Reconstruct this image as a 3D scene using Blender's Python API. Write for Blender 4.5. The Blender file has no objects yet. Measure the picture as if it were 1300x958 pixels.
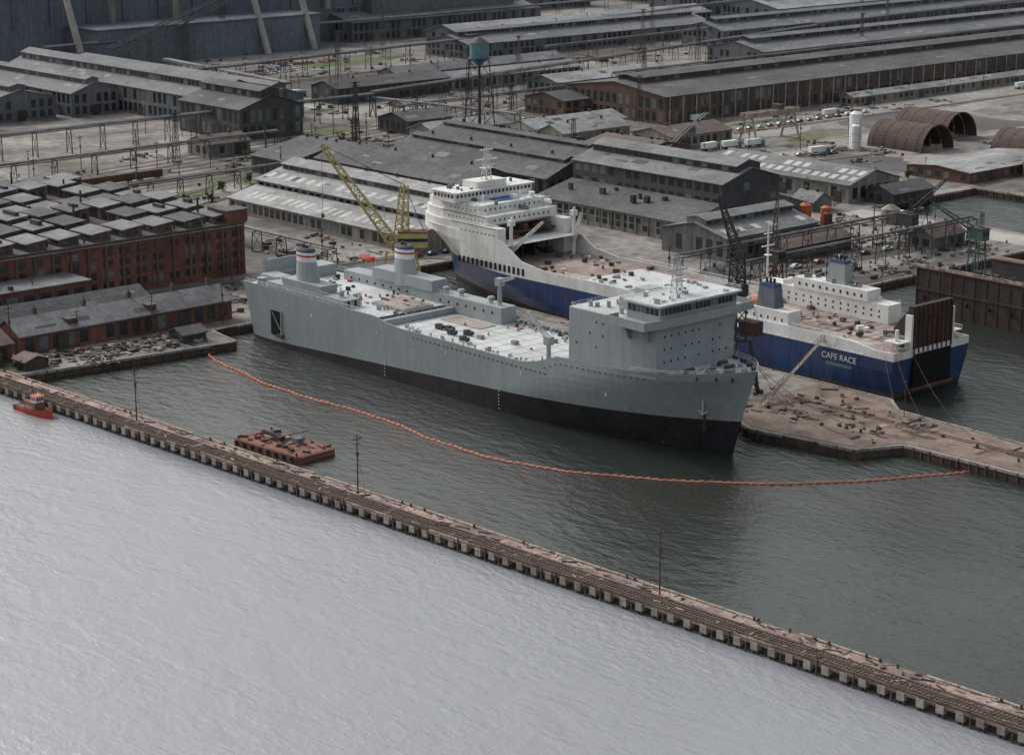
import bpy, math, random
from mathutils import Vector, Matrix
random.seed(11)
sc=bpy.context.scene
R=random.random
U=random.uniform
# ------------------------------------------------------------------ materials
MATS={}
def M(name,col,rough=.8,col2=None,scale=.12,amt=.5,fine=1.5,fa=.25,metal=0,streak=0,panel=None,bump=0,spec=.3,lo=.4,hi=.62):
    m=bpy.data.materials.new(name); m.use_nodes=True
    nt=m.node_tree; N=nt.nodes; Lk=nt.links
    b=N['Principled BSDF']; b.inputs['Roughness'].default_value=rough; b.inputs['Metallic'].default_value=metal
    b.inputs['Specular IOR Level'].default_value=spec
    tc=N.new('ShaderNodeTexCoord')
    n1=N.new('ShaderNodeTexNoise'); n1.inputs['Scale'].default_value=scale; n1.inputs['Detail'].default_value=6; n1.inputs['Roughness'].default_value=.65
    Lk.new(tc.outputs['Object'],n1.inputs['Vector'])
    r1=N.new('ShaderNodeMapRange'); r1.inputs[1].default_value=lo; r1.inputs[2].default_value=hi; r1.inputs[4].default_value=amt
    Lk.new(n1.outputs['Fac'],r1.inputs[0])
    c2=col2 or tuple(c*.5 for c in col)
    mx=N.new('ShaderNodeMixRGB'); mx.inputs[1].default_value=(*col,1); mx.inputs[2].default_value=(*c2,1)
    Lk.new(r1.outputs[0],mx.inputs[0]); out=mx.outputs[0]
    def mult(fac_out,f0,f1,t0,t1):
        nonlocal out
        r=N.new('ShaderNodeMapRange'); r.inputs[1].default_value=f0; r.inputs[2].default_value=f1; r.inputs[3].default_value=t0; r.inputs[4].default_value=t1
        Lk.new(fac_out,r.inputs[0])
        k=N.new('ShaderNodeMixRGB'); k.blend_type='MULTIPLY'; k.inputs[0].default_value=1
        Lk.new(out,k.inputs[1]); Lk.new(r.outputs[0],k.inputs[2]); out=k.outputs[0]
    n2=N.new('ShaderNodeTexNoise'); n2.inputs['Scale'].default_value=fine; n2.inputs['Detail'].default_value=3
    Lk.new(tc.outputs['Object'],n2.inputs['Vector'])
    mult(n2.outputs['Fac'],.3,.7,1-fa,1+fa*.6)
    if streak:
        mp=N.new('ShaderNodeMapping'); mp.inputs['Scale'].default_value=(1,1,.07)
        Lk.new(tc.outputs['Object'],mp.inputs[0])
        n3=N.new('ShaderNodeTexNoise'); n3.inputs['Scale'].default_value=.7; n3.inputs['Detail'].default_value=4
        Lk.new(mp.outputs[0],n3.inputs['Vector']); mult(n3.outputs['Fac'],.4,.7,1,1-streak)
    if panel:
        pw,ph,pa=panel
        br=N.new('ShaderNodeTexBrick'); br.inputs['Scale'].default_value=1; br.inputs['Brick Width'].default_value=pw; br.inputs['Row Height'].default_value=ph
        br.inputs['Mortar Size'].default_value=.06; br.inputs['Color1'].default_value=(1,1,1,1); v=1-pa
        br.inputs['Color2'].default_value=(v,v,v,1); br.inputs['Mortar'].default_value=(v*.75,v*.75,v*.75,1)
        Lk.new(tc.outputs['Object'],br.inputs['Vector'])
        k=N.new('ShaderNodeMixRGB'); k.blend_type='MULTIPLY'; k.inputs[0].default_value=1
        Lk.new(out,k.inputs[1]); Lk.new(br.outputs['Color'],k.inputs[2]); out=k.outputs[0]
    Lk.new(out,b.inputs['Base Color'])
    if bump:
        bp=N.new('ShaderNodeBump'); bp.inputs['Strength'].default_value=bump; bp.inputs['Distance'].default_value=.3
        Lk.new(n2.outputs['Fac'],bp.inputs['Height']); Lk.new(bp.outputs[0],b.inputs['Normal'])
    MATS[name]=m; return m
M('hull_grey',(.31,.345,.36),.55,(.265,.295,.31),.03,.9,.6,.06,streak=.11,spec=.4)
M('house_grey',(.34,.375,.39),.55,(.29,.32,.335),.05,.9,.8,.07,streak=.12,spec=.4)
M('boot_black',(.020,.022,.028),.5,(.055,.042,.04),.1,.6,.8,.2,streak=.3)
M('deck_light',(.57,.60,.61),.6,(.42,.43,.425),.05,.9,.5,.14)
M('deck_tan',(.36,.33,.30),.8,(.24,.19,.165),.07,.9,.7,.2)
M('white_paint',(.80,.81,.80),.5,(.62,.60,.57),.1,.7,1,.08,streak=.14)
M('blue_hull',(.028,.058,.16),.4,(.10,.085,.10),.12,.7,.8,.15,streak=.35,spec=.5,lo=.5,hi=.8)
M('deck_brown',(.39,.325,.29),.8,(.22,.165,.145),.06,.9,.4,.25)
M('glass_dark',(.022,.026,.03),.25,(.06,.065,.07),.3,.6,2,.3,spec=.5)
M('glass_pale',(.17,.19,.19),.35,(.09,.10,.10),.3,.8,2,.3)
M('brick_red',(.22,.10,.075),.9,(.13,.065,.053),.08,.9,1.2,.25,streak=.3)
M('brick_brown',(.165,.105,.085),.9,(.10,.07,.06),.08,.9,1.2,.25,streak=.3)
M('siding_tan',(.34,.31,.265),.85,(.21,.19,.165),.06,.9,1,.2,streak=.4)
M('siding_grey',(.19,.20,.20),.8,(.12,.125,.125),.06,.9,1,.2,streak=.4)
M('siding_dark',(.07,.073,.08),.85,(.11,.105,.105),.06,.9,1,.2,streak=.3)
M('siding_blue',(.17,.20,.24),.85,(.13,.15,.185),.02,.9,.3,.15,streak=.3)
M('roof_grey',(.235,.24,.245),.75,(.145,.145,.15),.05,.9,.6,.25,panel=(9,3,.2))
M('roof_light',(.37,.375,.38),.7,(.22,.215,.21),.05,.9,.6,.25,panel=(8,3,.22))
M('roof_dark',(.085,.088,.095),.8,(.15,.145,.145),.04,.8,.5,.3,panel=(12,4,.22))
M('roof_brown',(.18,.135,.118),.8,(.11,.095,.09),.05,.9,.6,.25,panel=(8,3,.22))
M('roof_blue',(.185,.205,.235),.8,(.13,.145,.165),.02,.9,.3,.25,panel=(20,6,.2))
M('hazed_wall',(.13,.142,.16),.85,(.18,.185,.195),.03,.9,.5,.2,streak=.3)  # copies for distant structures, with haze put into the wall, roof and metal colours
M('hazed_wall_warm',(.20,.185,.175),.85,(.145,.14,.138),.03,.9,.5,.2,streak=.3)
M('hazed_roof_dark',(.145,.155,.17),.8,(.215,.215,.22),.03,.9,.4,.25,panel=(16,5,.2))
M('hazed_roof_light',(.34,.35,.36),.8,(.24,.245,.25),.03,.9,.4,.25,panel=(16,5,.2))
M('hazed_metal',(.10,.105,.115),.8,(.15,.14,.135),.1,.7,1,.2)
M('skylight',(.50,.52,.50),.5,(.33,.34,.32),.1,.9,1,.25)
M('metal_dark',(.05,.052,.055),.7,(.10,.075,.065),.2,.7,1,.3)
M('rust',(.17,.088,.06),.9,(.09,.055,.045),.15,.9,1,.3,streak=.3)
M('rust_dark',(.06,.045,.042),.9,(.10,.068,.055),.1,.8,1,.3,streak=.3)
M('rust_deck',(.27,.125,.10),.9,(.16,.085,.07),.2,.9,1,.3)
M('quonset_rust',(.085,.066,.06),.9,(.14,.095,.075),.1,.8,1,.3)
M('concrete',(.35,.325,.30),.9,(.21,.185,.165),.08,.9,.8,.3)
M('concrete_lit',(.42,.405,.38),.9,(.29,.275,.255),.05,.9,.8,.25)  # paler concrete, used on roads, ducts and an outbuilding
M('pier_deck',(.27,.205,.172),.95,(.13,.095,.08),.15,.9,1.2,.35)
M('pier_top',(.40,.31,.265),.95,(.22,.165,.14),.2,.9,1.2,.35)
M('timber',(.13,.092,.072),.95,(.07,.053,.045),.3,.9,2,.4)
M('timber_pale',(.40,.33,.28),.95,(.24,.18,.15),.3,.9,2,.4)
M('steel_rail',(.11,.08,.07),.6,(.18,.145,.13),.3,.7,2,.2,metal=.2)
M('boom_orange',(.68,.15,.07),.7,(.58,.22,.13),.2,.8,1,.2)
M('boom_white',(.7,.6,.55),.7)
M('red_paint',(.5,.055,.04),.6,(.36,.05,.04),.3,.8,1,.2)
M('orange_paint',(.55,.17,.07),.6,(.36,.11,.06),.3,.8,1,.2)
M('yellow_paint',(.52,.44,.18),.6,(.36,.30,.16),.2,.8,1,.2)
M('teal_paint',(.13,.25,.29),.6,(.10,.18,.22),.2,.8,1,.2)
M('green_paint',(.08,.15,.13),.6,(.05,.10,.085),.2,.8,1,.2)
M('blue_paint',(.03,.11,.36),.6)
M('black',(.010,.010,.011),.9)
M('tyre',(.02,.02,.02),.9)
M('asphalt',(.085,.085,.085),.9,(.14,.13,.125),.03,.9,.5,.25)
M('road_pale',(.30,.29,.275),.9,(.19,.18,.17),.02,.9,.3,.3)
M('grass',(.075,.115,.04),.95,(.17,.17,.095),.05,.9,.5,.35)
M('leaf',(.05,.09,.03),.9,(.09,.13,.05),.4,.9,2,.3)
M('ballast',(.16,.14,.125),.95,(.10,.09,.082),.1,.9,.6,.3)
M('car_white',(.7,.7,.68),.4); M('car_red',(.3,.04,.03),.4); M('car_blue',(.04,.09,.2),.4); M('car_tan',(.3,.25,.18),.4); M('car_dark',(.05,.055,.06),.4)

def ground_mat():
    m=M('yard_ground',(.29,.27,.25),.95,(.12,.113,.11),.016,1,.25,.35,lo=.4,hi=.6)
    nt=m.node_tree;N=nt.nodes;Lk=nt.links;b=N['Principled BSDF']
    src=b.inputs['Base Color'].links[0].from_socket
    tc=N.new('ShaderNodeTexCoord')
    n=N.new('ShaderNodeTexNoise'); n.inputs['Scale'].default_value=.02; n.inputs['Detail'].default_value=8; n.inputs['Roughness'].default_value=.7
    mp=N.new('ShaderNodeMapping'); mp.inputs['Location'].default_value=(120,40,0); Lk.new(tc.outputs['Object'],mp.inputs[0]); Lk.new(mp.outputs[0],n.inputs['Vector'])
    r=N.new('ShaderNodeMapRange'); r.inputs[1].default_value=.56;r.inputs[2].default_value=.66;r.inputs[4].default_value=.7; Lk.new(n.outputs['Fac'],r.inputs[0])
    k=N.new('ShaderNodeMixRGB'); k.inputs[2].default_value=(.12,.14,.075,1); Lk.new(r.outputs[0],k.inputs[0]); Lk.new(src,k.inputs[1])
    n=N.new('ShaderNodeTexNoise'); n.inputs['Scale'].default_value=.06; n.inputs['Detail'].default_value=9; n.inputs['Roughness'].default_value=.7
    mp=N.new('ShaderNodeMapping'); mp.inputs['Scale'].default_value=(1,.3,1); Lk.new(tc.outputs['Object'],mp.inputs[0]); Lk.new(mp.outputs[0],n.inputs['Vector'])
    r=N.new('ShaderNodeMapRange'); r.inputs[1].default_value=.53;r.inputs[2].default_value=.7;r.inputs[4].default_value=.6; Lk.new(n.outputs['Fac'],r.inputs[0])
    k2=N.new('ShaderNodeMixRGB'); k2.inputs[2].default_value=(.40,.385,.365,1); Lk.new(r.outputs[0],k2.inputs[0]); Lk.new(k.outputs[0],k2.inputs[1])
    r=N.new('ShaderNodeMapRange'); r.inputs[1].default_value=.36;r.inputs[2].default_value=.46;r.inputs[3].default_value=.75;r.inputs[4].default_value=0; Lk.new(n.outputs['Fac'],r.inputs[0])
    k3=N.new('ShaderNodeMixRGB'); k3.inputs[2].default_value=(.075,.07,.068,1); Lk.new(r.outputs[0],k3.inputs[0]); Lk.new(k2.outputs[0],k3.inputs[1])
    Lk.new(k3.outputs[0],b.inputs['Base Color'])
ground_mat()
def water_mat(name,base,rough,b1,b2,ior=1.33,s1=.13,s2=.42):
    m=bpy.data.materials.new(name); m.use_nodes=True; nt=m.node_tree;N=nt.nodes;Lk=nt.links;b=N['Principled BSDF']
    b.inputs['Base Color'].default_value=(*base,1); b.inputs['IOR'].default_value=ior
    tc=N.new('ShaderNodeTexCoord')
    mp=N.new('ShaderNodeMapping'); mp.inputs['Rotation'].default_value=(0,0,math.radians(-42)); mp.inputs['Scale'].default_value=(.5,1,1)
    Lk.new(tc.outputs['Object'],mp.inputs[0])
    n1=N.new('ShaderNodeTexNoise'); n1.inputs['Scale'].default_value=s1; n1.inputs['Detail'].default_value=3; n1.inputs['Distortion'].default_value=.5
    n2=N.new('ShaderNodeTexNoise'); n2.inputs['Scale'].default_value=s2; n2.inputs['Detail'].default_value=5; n2.inputs['Roughness'].default_value=.6
    n3=N.new('ShaderNodeTexNoise'); n3.inputs['Scale'].default_value=.012; n3.inputs['Detail'].default_value=4
    for n in (n1,n2,n3): Lk.new(mp.outputs[0],n.inputs['Vector'])
    # wind patches modulate ripple strength
    st=N.new('ShaderNodeMapRange'); st.inputs[1].default_value=.4;st.inputs[2].default_value=.6;st.inputs[3].default_value=b2*.55;st.inputs[4].default_value=b2
    Lk.new(n3.outputs['Fac'],st.inputs[0])
    ba=N.new('ShaderNodeBump'); ba.inputs['Distance'].default_value=1.5; ba.inputs['Strength'].default_value=b1
    bb=N.new('ShaderNodeBump'); bb.inputs['Distance'].default_value=1.0; Lk.new(st.outputs[0],bb.inputs['Strength'])
    Lk.new(n1.outputs['Fac'],ba.inputs['Height']); Lk.new(n2.outputs['Fac'],bb.inputs['Height']); Lk.new(ba.outputs[0],bb.inputs['Normal']); Lk.new(bb.outputs[0],b.inputs['Normal'])
    r=N.new('ShaderNodeMapRange'); r.inputs[1].default_value=.35;r.inputs[2].default_value=.65;r.inputs[3].default_value=rough*.8;r.inputs[4].default_value=rough*1.3
    Lk.new(n3.outputs['Fac'],r.inputs[0]); Lk.new(r.outputs[0],b.inputs['Roughness'])
    MATS[name]=m
water_mat('harbor_water_mat',(.245,.255,.28),.28,.3,.5,1.85,.15,.6)  # pale base colour stands in for sky reflected off the open water
water_mat('slip_water_mat',(.028,.034,.030),.08,.35,.8,1.5,.12,.40)

# ------------------------------------------------------------------ mesh builder
class Ob:
    def __init__(s,name,loc=(0,0,0),rot=0.0): s.name=name; s.loc=loc; s.rot=rot; s.parts={}; s.smooth=set(); s.root=None
    def pt(s,part,mat):
        if part not in s.parts: s.parts[part]=([],[],mat)
        return s.parts[part]
    def poly(s,part,mat,pts):
        V,F,_=s.pt(part,mat); n=len(V); V.extend(pts); F.append(tuple(range(n,n+len(pts))))
    def hexa(s,part,mat,c):
        V,F,_=s.pt(part,mat); n=len(V); V.extend(c)
        for f in ((0,3,2,1),(4,5,6,7),(0,1,5,4),(1,2,6,5),(2,3,7,6),(3,0,4,7)): F.append(tuple(n+i for i in f))
    def box(s,part,mat,x0,x1,y0,y1,z0,z1):
        s.hexa(part,mat,[(x0,y0,z0),(x1,y0,z0),(x1,y1,z0),(x0,y1,z0),(x0,y0,z1),(x1,y0,z1),(x1,y1,z1),(x0,y1,z1)])
    def rbox(s,part,mat,cx,cy,z0,l,w,h,a=0,top=1.0):
        c,sn=math.cos(a),math.sin(a); P=[]
        for z,k in ((z0,1),(z0+h,top)):
            for dx,dy in ((-1,-1),(1,-1),(1,1),(-1,1)):
                x=dx*l/2*k;y=dy*w/2*k; P.append((cx+x*c-y*sn,cy+x*sn+y*c,z))
        s.hexa(part,mat,P)
    def prism(s,part,mat,pts,z0,z1,cap=True):
        V,F,_=s.pt(part,mat); n=len(V); k=len(pts)
        V.extend([(x,y,z0) for x,y in pts]+[(x,y,z1) for x,y in pts])
        for i in range(k): j=(i+1)%k; F.append((n+i,n+j,n+k+j,n+k+i))
        F.append(tuple(n+k+i for i in range(k)))
        if cap: F.append(tuple(n+i for i in reversed(range(k))))
    def xprism(s,part,mat,x0,x1,yz):
        V,F,_=s.pt(part,mat); n=len(V); k=len(yz)
        V.extend([(x0,y,z) for y,z in yz]+[(x1,y,z) for y,z in yz])
        for i in range(k): j=(i+1)%k; F.append((n+i,n+k+i,n+k+j,n+j))
        F.append(tuple(n+i for i in range(k))); F.append(tuple(n+k+i for i in reversed(range(k))))
    def cyl(s,part,mat,x,y,z0,z1,r0,r1=None,n=12):
        s.rod(part,mat,(x,y,z0),(x,y,z1),r0,r1 if r1 is not None else r0,n)
    def rod(s,part,mat,a,b,r0,r1=None,n=6):
        if r1 is None: r1=r0
        a=Vector(a);b=Vector(b);d=(b-a)
        if d.length<1e-6: return
        d.normalize(); u=d.orthogonal().normalized(); w=d.cross(u)
        V,F,_=s.pt(part,mat); m=len(V)
        for c,r in ((a,r0),(b,r1)):
            for i in range(n):
                t=2*math.pi*(i+.5)/n; V.append(tuple(c+u*(math.cos(t)*r)+w*(math.sin(t)*r)))
        for i in range(n): j=(i+1)%n; F.append((m+i,m+j,m+n+j,m+n+i))
        F.append(tuple(m+i for i in reversed(range(n)))); F.append(tuple(m+n+i for i in range(n)))
    def lattice(s,part,mat,a,b,w0,w1,n=8,t=.2):
        a=Vector(a);b=Vector(b);d=(b-a).normalized()
        up=Vector((0,0,1)) if abs(d.z)<.95 else Vector((0,1,0))
        u=d.cross(up).normalized(); w=d.cross(u)
        def c(i,k):
            f=i/n; W=(w0+(w1-w0)*f)/2; sg=((-1,-1),(1,-1),(1,1),(-1,1))[k%4]
            return a.lerp(b,f)+u*(sg[0]*W)+w*(sg[1]*W)
        for k in range(4):
            s.rod(part,mat,c(0,k),c(n,k),t,t,4)
            for i in range(n):
                s.rod(part,mat,c(i,k),c(i+1,k+1),t*.6,t*.6,3)
                s.rod(part,mat,c(i,k),c(i,k+1),t*.6,t*.6,3)
    def rail(s,part,mat,pts,h=1.1,step=3,t=.06):
        for a,b in zip(pts[:-1],pts[1:]):
            a=Vector(a);b=Vector(b);L=(b-a).length;n=max(1,int(L/step)); up=Vector((0,0,h))
            s.rod(part,mat,a+up,b+up,t,t,3); s.rod(part,mat,a+up*.5,b+up*.5,t*.7,t*.7,3)
            for i in range(n+1): p=a.lerp(b,i/n); s.rod(part,mat,p,p+up,t,t,3)
    def wins(s,part,mat,side,a0,a1,f,z0,z1,n,fill=.6,nz=1,zf=.7,skip=0,off=.06):
        da=(a1-a0)/n; dz=(z1-z0)/nz
        for i in range(n):
            for j in range(nz):
                if skip and R()<skip: continue
                x0=a0+da*(i+.5-fill/2);x1=a0+da*(i+.5+fill/2);q0=z0+dz*(j+.5-zf/2);q1=z0+dz*(j+.5+zf/2)
                if side=='y-': P=[(x0,f-off,q0),(x1,f-off,q0),(x1,f-off,q1),(x0,f-off,q1)]
                elif side=='y+': P=[(x1,f+off,q0),(x0,f+off,q0),(x0,f+off,q1),(x1,f+off,q1)]
                elif side=='x+': P=[(f+off,x0,q0),(f+off,x1,q0),(f+off,x1,q1),(f+off,x0,q1)]
                else: P=[(f-off,x1,q0),(f-off,x0,q0),(f-off,x0,q1),(f-off,x1,q1)]
                pn,mn=(part,mat)
                if mat=='glass_dark' and R()<.25: pn,mn=part+'_pale','glass_pale'
                s.poly(pn,mn,P)
    def snap(s): return {k:len(v[0]) for k,v in s.parts.items()}
    def shift(s,sn,dx):
        for k,(V,F,m) in s.parts.items():
            for i in range(sn.get(k,0),len(V)): v=V[i]; V[i]=(v[0]+dx,v[1],v[2])
    def finish(s):
        multi=len(s.parts)>1
        if multi:
            e=bpy.data.objects.new(s.name,None); e.empty_display_size=2; sc.collection.objects.link(e)
            e.location=s.loc; e.rotation_euler=(0,0,s.rot); s.root=e
        for pn,(V,F,mn) in s.parts.items():
            me=bpy.data.meshes.new(pn); me.from_pydata([tuple(v) for v in V],[],F); me.materials.append(MATS[mn])
            if pn in s.smooth:
                for p in me.polygons: p.use_smooth=True
            me.update()
            o=bpy.data.objects.new(pn if multi else s.name,me); sc.collection.objects.link(o)
            if multi: o.parent=s.root
            else: o.location=s.loc; o.rotation_euler=(0,0,s.rot); s.root=o
        return s.root
    def mesh(s):
        V=[];F=[];mi=[];ms=[]
        for pn,(v,f,mn) in s.parts.items():
            if mn not in ms: ms.append(mn)
            n=len(V); V+= [tuple(a) for a in v]; F+=[tuple(n+i for i in q) for q in f]; mi+=[ms.index(mn)]*len(f)
        me=bpy.data.meshes.new(s.name); me.from_pydata(V,[],F)
        for mn in ms: me.materials.append(MATS[mn])
        me.polygons.foreach_set('material_index',mi); me.update(); return me
def put(name,me,loc,rot=0,sc_=1):
    o=bpy.data.objects.new(name,me); sc.collection.objects.link(o); o.location=loc; o.rotation_euler=(0,0,rot); o.scale=(sc_,)*3; return o

G=2.5
# ------------------------------------------------------------------ ground and water
land=[(-7000,-3000),(-22,-3000),(-22,-104),(2,-104),(4,-86),(10,-30),(-8,-27),(-8,22),(178,22),(189,16),(222,22),(228,35),(700,52),(700,70),(250,60),(205,62),(196,70),(-42,70),(-42,122),
 (92,122),(92,286),(900,286),(900,312),(-8,312),(-8,386),(900,386),(900,7000),(-7000,7000)]
o=Ob('ground'); V,F,_=o.pt('ground','yard_ground'); V.extend([(x,y,G) for x,y in land]); F.append(tuple(range(len(land)))); o.finish()
o=Ob('quay_wall')
for i in range(1,len(land)-2):
    a=Vector((*land[i],0));b=Vector((*land[i+1],0)); d=(b-a); L=d.length; d.normalize(); nrm=Vector((d.y,-d.x,0))
    o.hexa('wall','timber',[a+Vector((0,0,-2)),b+Vector((0,0,-2)),b-nrm*1.2+Vector((0,0,-2)),a-nrm*1.2+Vector((0,0,-2)),
       a+Vector((0,0,G-.02)),b+Vector((0,0,G-.02)),b-nrm*1.2+Vector((0,0,G-.02)),a-nrm*1.2+Vector((0,0,G-.02))])
    if L<1500:
        n=int(L/3)
        for k in range(n+1):
            p=a+d*(L*k/max(1,n)+U(-.8,.8))+nrm*.25; o.rod('fender_piles','timber',p+Vector((0,0,-1.5)),p+Vector((0,0,G+U(-.6,.4))),.28,.28,5)
        n=max(1,int(L/9))
        for k in range(n):
            if R()<.15: continue
            p=a+d*(L*k/n);q=a+d*(L*(k+1)/n-.4); up=U(.22,.34)
            o.hexa('coping','concrete' ,[p+nrm*.35+Vector((0,0,G-.5)),q+nrm*.35+Vector((0,0,G-.5)),q-nrm*.5+Vector((0,0,G+.01)),p-nrm*.5+Vector((0,0,G+.01)),
             p+nrm*.3+Vector((0,0,G+up)),q+nrm*.3+Vector((0,0,G+up)),q-nrm*.5+Vector((0,0,G+up)),p-nrm*.5+Vector((0,0,G+up))])
o.finish()
def pierq(p): return -111+ (p+25)*19/465
o=Ob('harbor_water'); o.poly('w','harbor_water_mat',[(-3000,-6000,0),(7000,-6000,0),(7000,pierq(7000),0),(-3000,pierq(-3000),0)]); o.finish()
o=Ob('slip_water'); o.poly('w','slip_water_mat',[(-3000,pierq(-3000),0),(7000,pierq(7000),0),(7000,1500,0),(-3000,1500,0)]); o.finish()

# ------------------------------------------------------------------ near pier
ang=math.atan2(19,465)
o=Ob('railway_pier',(-25,-111,0),ang); LP=560
o.box('deck','pier_deck',0,LP,-4.8,4.6,2.1,3.0)
o.box('core','timber',0,LP,-3.2,3.2,-2,2.0)
x=0
while x<LP:
    L=U(4,11)
    if R()<.85: o.box('curb','timber_pale',x,x+L-.3,4.0,4.7,3.01,3.35)
    if R()<.8: o.box('curb_near','timber',x,x+L-.2,-4.95,-4.4,3.01,3.3)
    if R()<.82: o.box('walkway','pier_top',x+.1,x+L,1.0+U(-.2,.2),3.8,3.01,3.07+R()*.03)
    x+=L
x=1
while x<LP:
    for sgn in (-1,1):
        o.box('pile_caps','concrete',x-.9,x+.9,min(sgn*3.3,sgn*5.1),max(sgn*3.3,sgn*5.1),.7+U(0,.3),2.6)
        o.cyl('piles','timber',x-.5,sgn*4.5,-2,.9,.35,n=6); o.cyl('piles','timber',x+.5,sgn*4.5,-2,.9,.35,n=6)
        if R()<.6: o.cyl('piles','timber',x+2.4,sgn*4.95,-2,2.4+U(-.8,1.1),.22,n=5)
    x+=4.6
for yc in (-3.0,-.7):
    o.box('rails','steel_rail',0,LP,yc-.80,yc-.62,3.15,3.32); o.box('rails','steel_rail',0,LP,yc+.62,yc+.80,3.15,3.32)
x=0
while x<LP:
    for yc in (-3.0,-.7):
        if R()<.93: o.box('sleepers','timber',x,x+.35,yc-1.1+U(-.1,.1),yc+1.1,3.01,3.14)
    x+=1.0
for i in range(460):
    m=random.choice(['timber','timber_pale','timber','rust','concrete','timber'])
    xx=U(0,LP); yy=random.choice([U(1.2,4.2),U(-4.3,4.2)])
    o.rbox('debris_'+m,m,xx,yy,3.1,U(.3,3.5),U(.12,.5),U(.08,.35),U(-.4,.4) if R()<.7 else U(0,3))
for i in range(40): xx=U(0,LP); o.cyl('bollards','metal_dark',xx,3.9,3.0,3.9,.28,n=7)
o.finish()
o=Ob('lamp_pole_src'); o.cyl('pole','timber',0,0,0,15.5,.22,.14,6); o.box('arm','timber',-.1,.1,-1.3,1.3,14.2,14.45); o.box('arm','timber',-.1,.1,-.9,.9,13.1,13.3)
o.cyl('insul','metal_dark',0,-1.1,14.45,14.8,.12,n=5); o.cyl('insul','metal_dark',0,1.1,14.45,14.8,.12,n=5); o.box('box','metal_dark',-.3,.3,-.3,.3,10,11); o.rod('stay','metal_dark',(0,0,11),(3.2,0,0),.05,.05,3)
polemesh=o.mesh()
for p in (70,165,266,360): put('lamp_pole',polemesh,(p,pierq(p)+1.2,3.0))
# ------------------------------------------------------------------ hull lofting
def loft(o,st,levels,half,xa,xb,zt,matrow,tag=''):
    grid={}
    for sg in (-1,1):
        rows=[]
        for lv in levels:
            row=[]
            for s in st:
                z=lv(s); x=xa(z)+s*(xb(z)-xa(z)); row.append((x,sg*half(s,z),z))
            rows.append(row)
        grid[sg]=rows
        for j in range(len(levels)-1):
            for i in range(len(st)-1):
                pn,mn=matrow(j,st[i]); V,F,_=o.pt(pn,mn); n=len(V)
                V.extend([rows[j][i],rows[j][i+1],rows[j+1][i+1],rows[j+1][i]])
                F.append((n,n+1,n+2,n+3) if sg<0 else (n+3,n+2,n+1,n))
    for j in range(len(levels)-1):
        pn,mn=matrow(j,0); o.poly(pn,mn,[grid[1][j][0],grid[-1][j][0],grid[-1][j+1][0],grid[1][j+1][0]])
    top=len(levels)-1
    for sg in (-1,1):
        for i in range(len(st)-1):
            a=Vector(grid[sg][top][i]);b=Vector(grid[sg][top][i+1]); k=Vector((0,-sg*.5,0)); 
            if abs(a.y)<.6 or abs(b.y)<.6: k=Vector((-.5,0,0))
            e=Vector((0,0,.03)); o.poly('gunwale',matrow(top-1,.5)[1],[a+e,b+e,b+k+e,a+k+e])
    return grid
def deckstrip(o,part,mat,st,half,xa,xb,z,inset=.25):
    for i in range(len(st)-1):
        P=[]
        for s in (st[i],st[i+1]):
            x=xa(z)+s*(xb(z)-xa(z)); h=max(.02,half(s,z)-inset); P.append((x,h))
        (x0,h0),(x1,h1)=P
        o.poly(part,mat,[(x0,-h0,z),(x1,-h1,z),(x1,h1,z),(x0,h0,z)])
def clamp(x,a=0,b=1): return max(a,min(b,x))
def pw(x,pts):
    if x<=pts[0][0]: return pts[0][1]
    for (a,b),(c,d) in zip(pts[:-1],pts[1:]):
        if x<=c: return b+(d-b)*(x-a)/(c-a)
    return pts[-1][1]
stn=[i/60*.5 for i in range(0,60,4)]+[.5+i*.0125 for i in range(24)]+[.8+i*.01 for i in range(16)]+[.96,.97,.978,.985,.99,.995,.998,1.0]
# ---- grey ship
HB=17.5
def gh(s,z):
    tz=clamp(z/22)**1.2; s0=.55+.25*tz; n=1.75+1.5*tz; k=1
    if s<.12: k=1-.14*(1-tz)*(1-s/.12)**2
    if s>s0: k=1-((s-s0)/(1-s0))**n
    return max(HB*k,0)
gxa=lambda z:-1-3*clamp(z/20)
gxb=lambda z:198+8*clamp(z/25)**1.15 if z>0 else 198
ztopg=lambda s: pw(s*207,[(0,18.6),(70,18.6),(78,16.8),(136,16.8),(143,18.2),(150,21),(176,22.2),(190,23),(207,25)])
zbg=lambda s: .7+9.4*s
def lvg(f): return lambda s: zbg(s)+f*(ztopg(s)-zbg(s))
lev=[lambda s:-3,lambda s:0.0,zbg]+[lvg(f) for f in (.12,.25,.4,.55,.7,.85,1)]
g=Ob('cargo_ship',(0,0,0),0); g.smooth={'hull','boot_topping'}
loft(g,stn,lev,gh,gxa,gxb,ztopg,lambda j,s:('boot_topping','boot_black') if j<2 else ('hull','hull_grey'))
stA=[s for s in stn if s<=.78]
deckstrip(g,'weather_deck','deck_light',stA,gh,gxa,gxb,15.8)
deckstrip(g,'aft_deck','deck_light',[s for s in stn if s<.345],gh,gxa,gxb,17.8)
deckstrip(g,'bow_deck','deck_light',[s for s in stn if s>.85],gh,gxa,gxb,22.0)
g.box('aft_bulkhead','house_grey',68.5,70,-17.1,17.1,15.9,17.75)
def ghx(x,z): return gh((x-gxa(z))/(gxb(z)-gxa(z)),z)
xs=[152,160,166,172,176,180,183.5]
hp=[(x,-(ghx(x,21.5)-.12)) for x in xs]+[(x,ghx(x,21.5)-.12) for x in reversed(xs)]
g.prism('house','house_grey',hp,20.9,36)
g.box('house_lower','house_grey',152.2,160,-16.6,16.6,15.9,20.85)
hi=[(x-.2,y*.98) for x,y in hp]
g.prism('house_deck','deck_light',hi,36.01,36.1)
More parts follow.
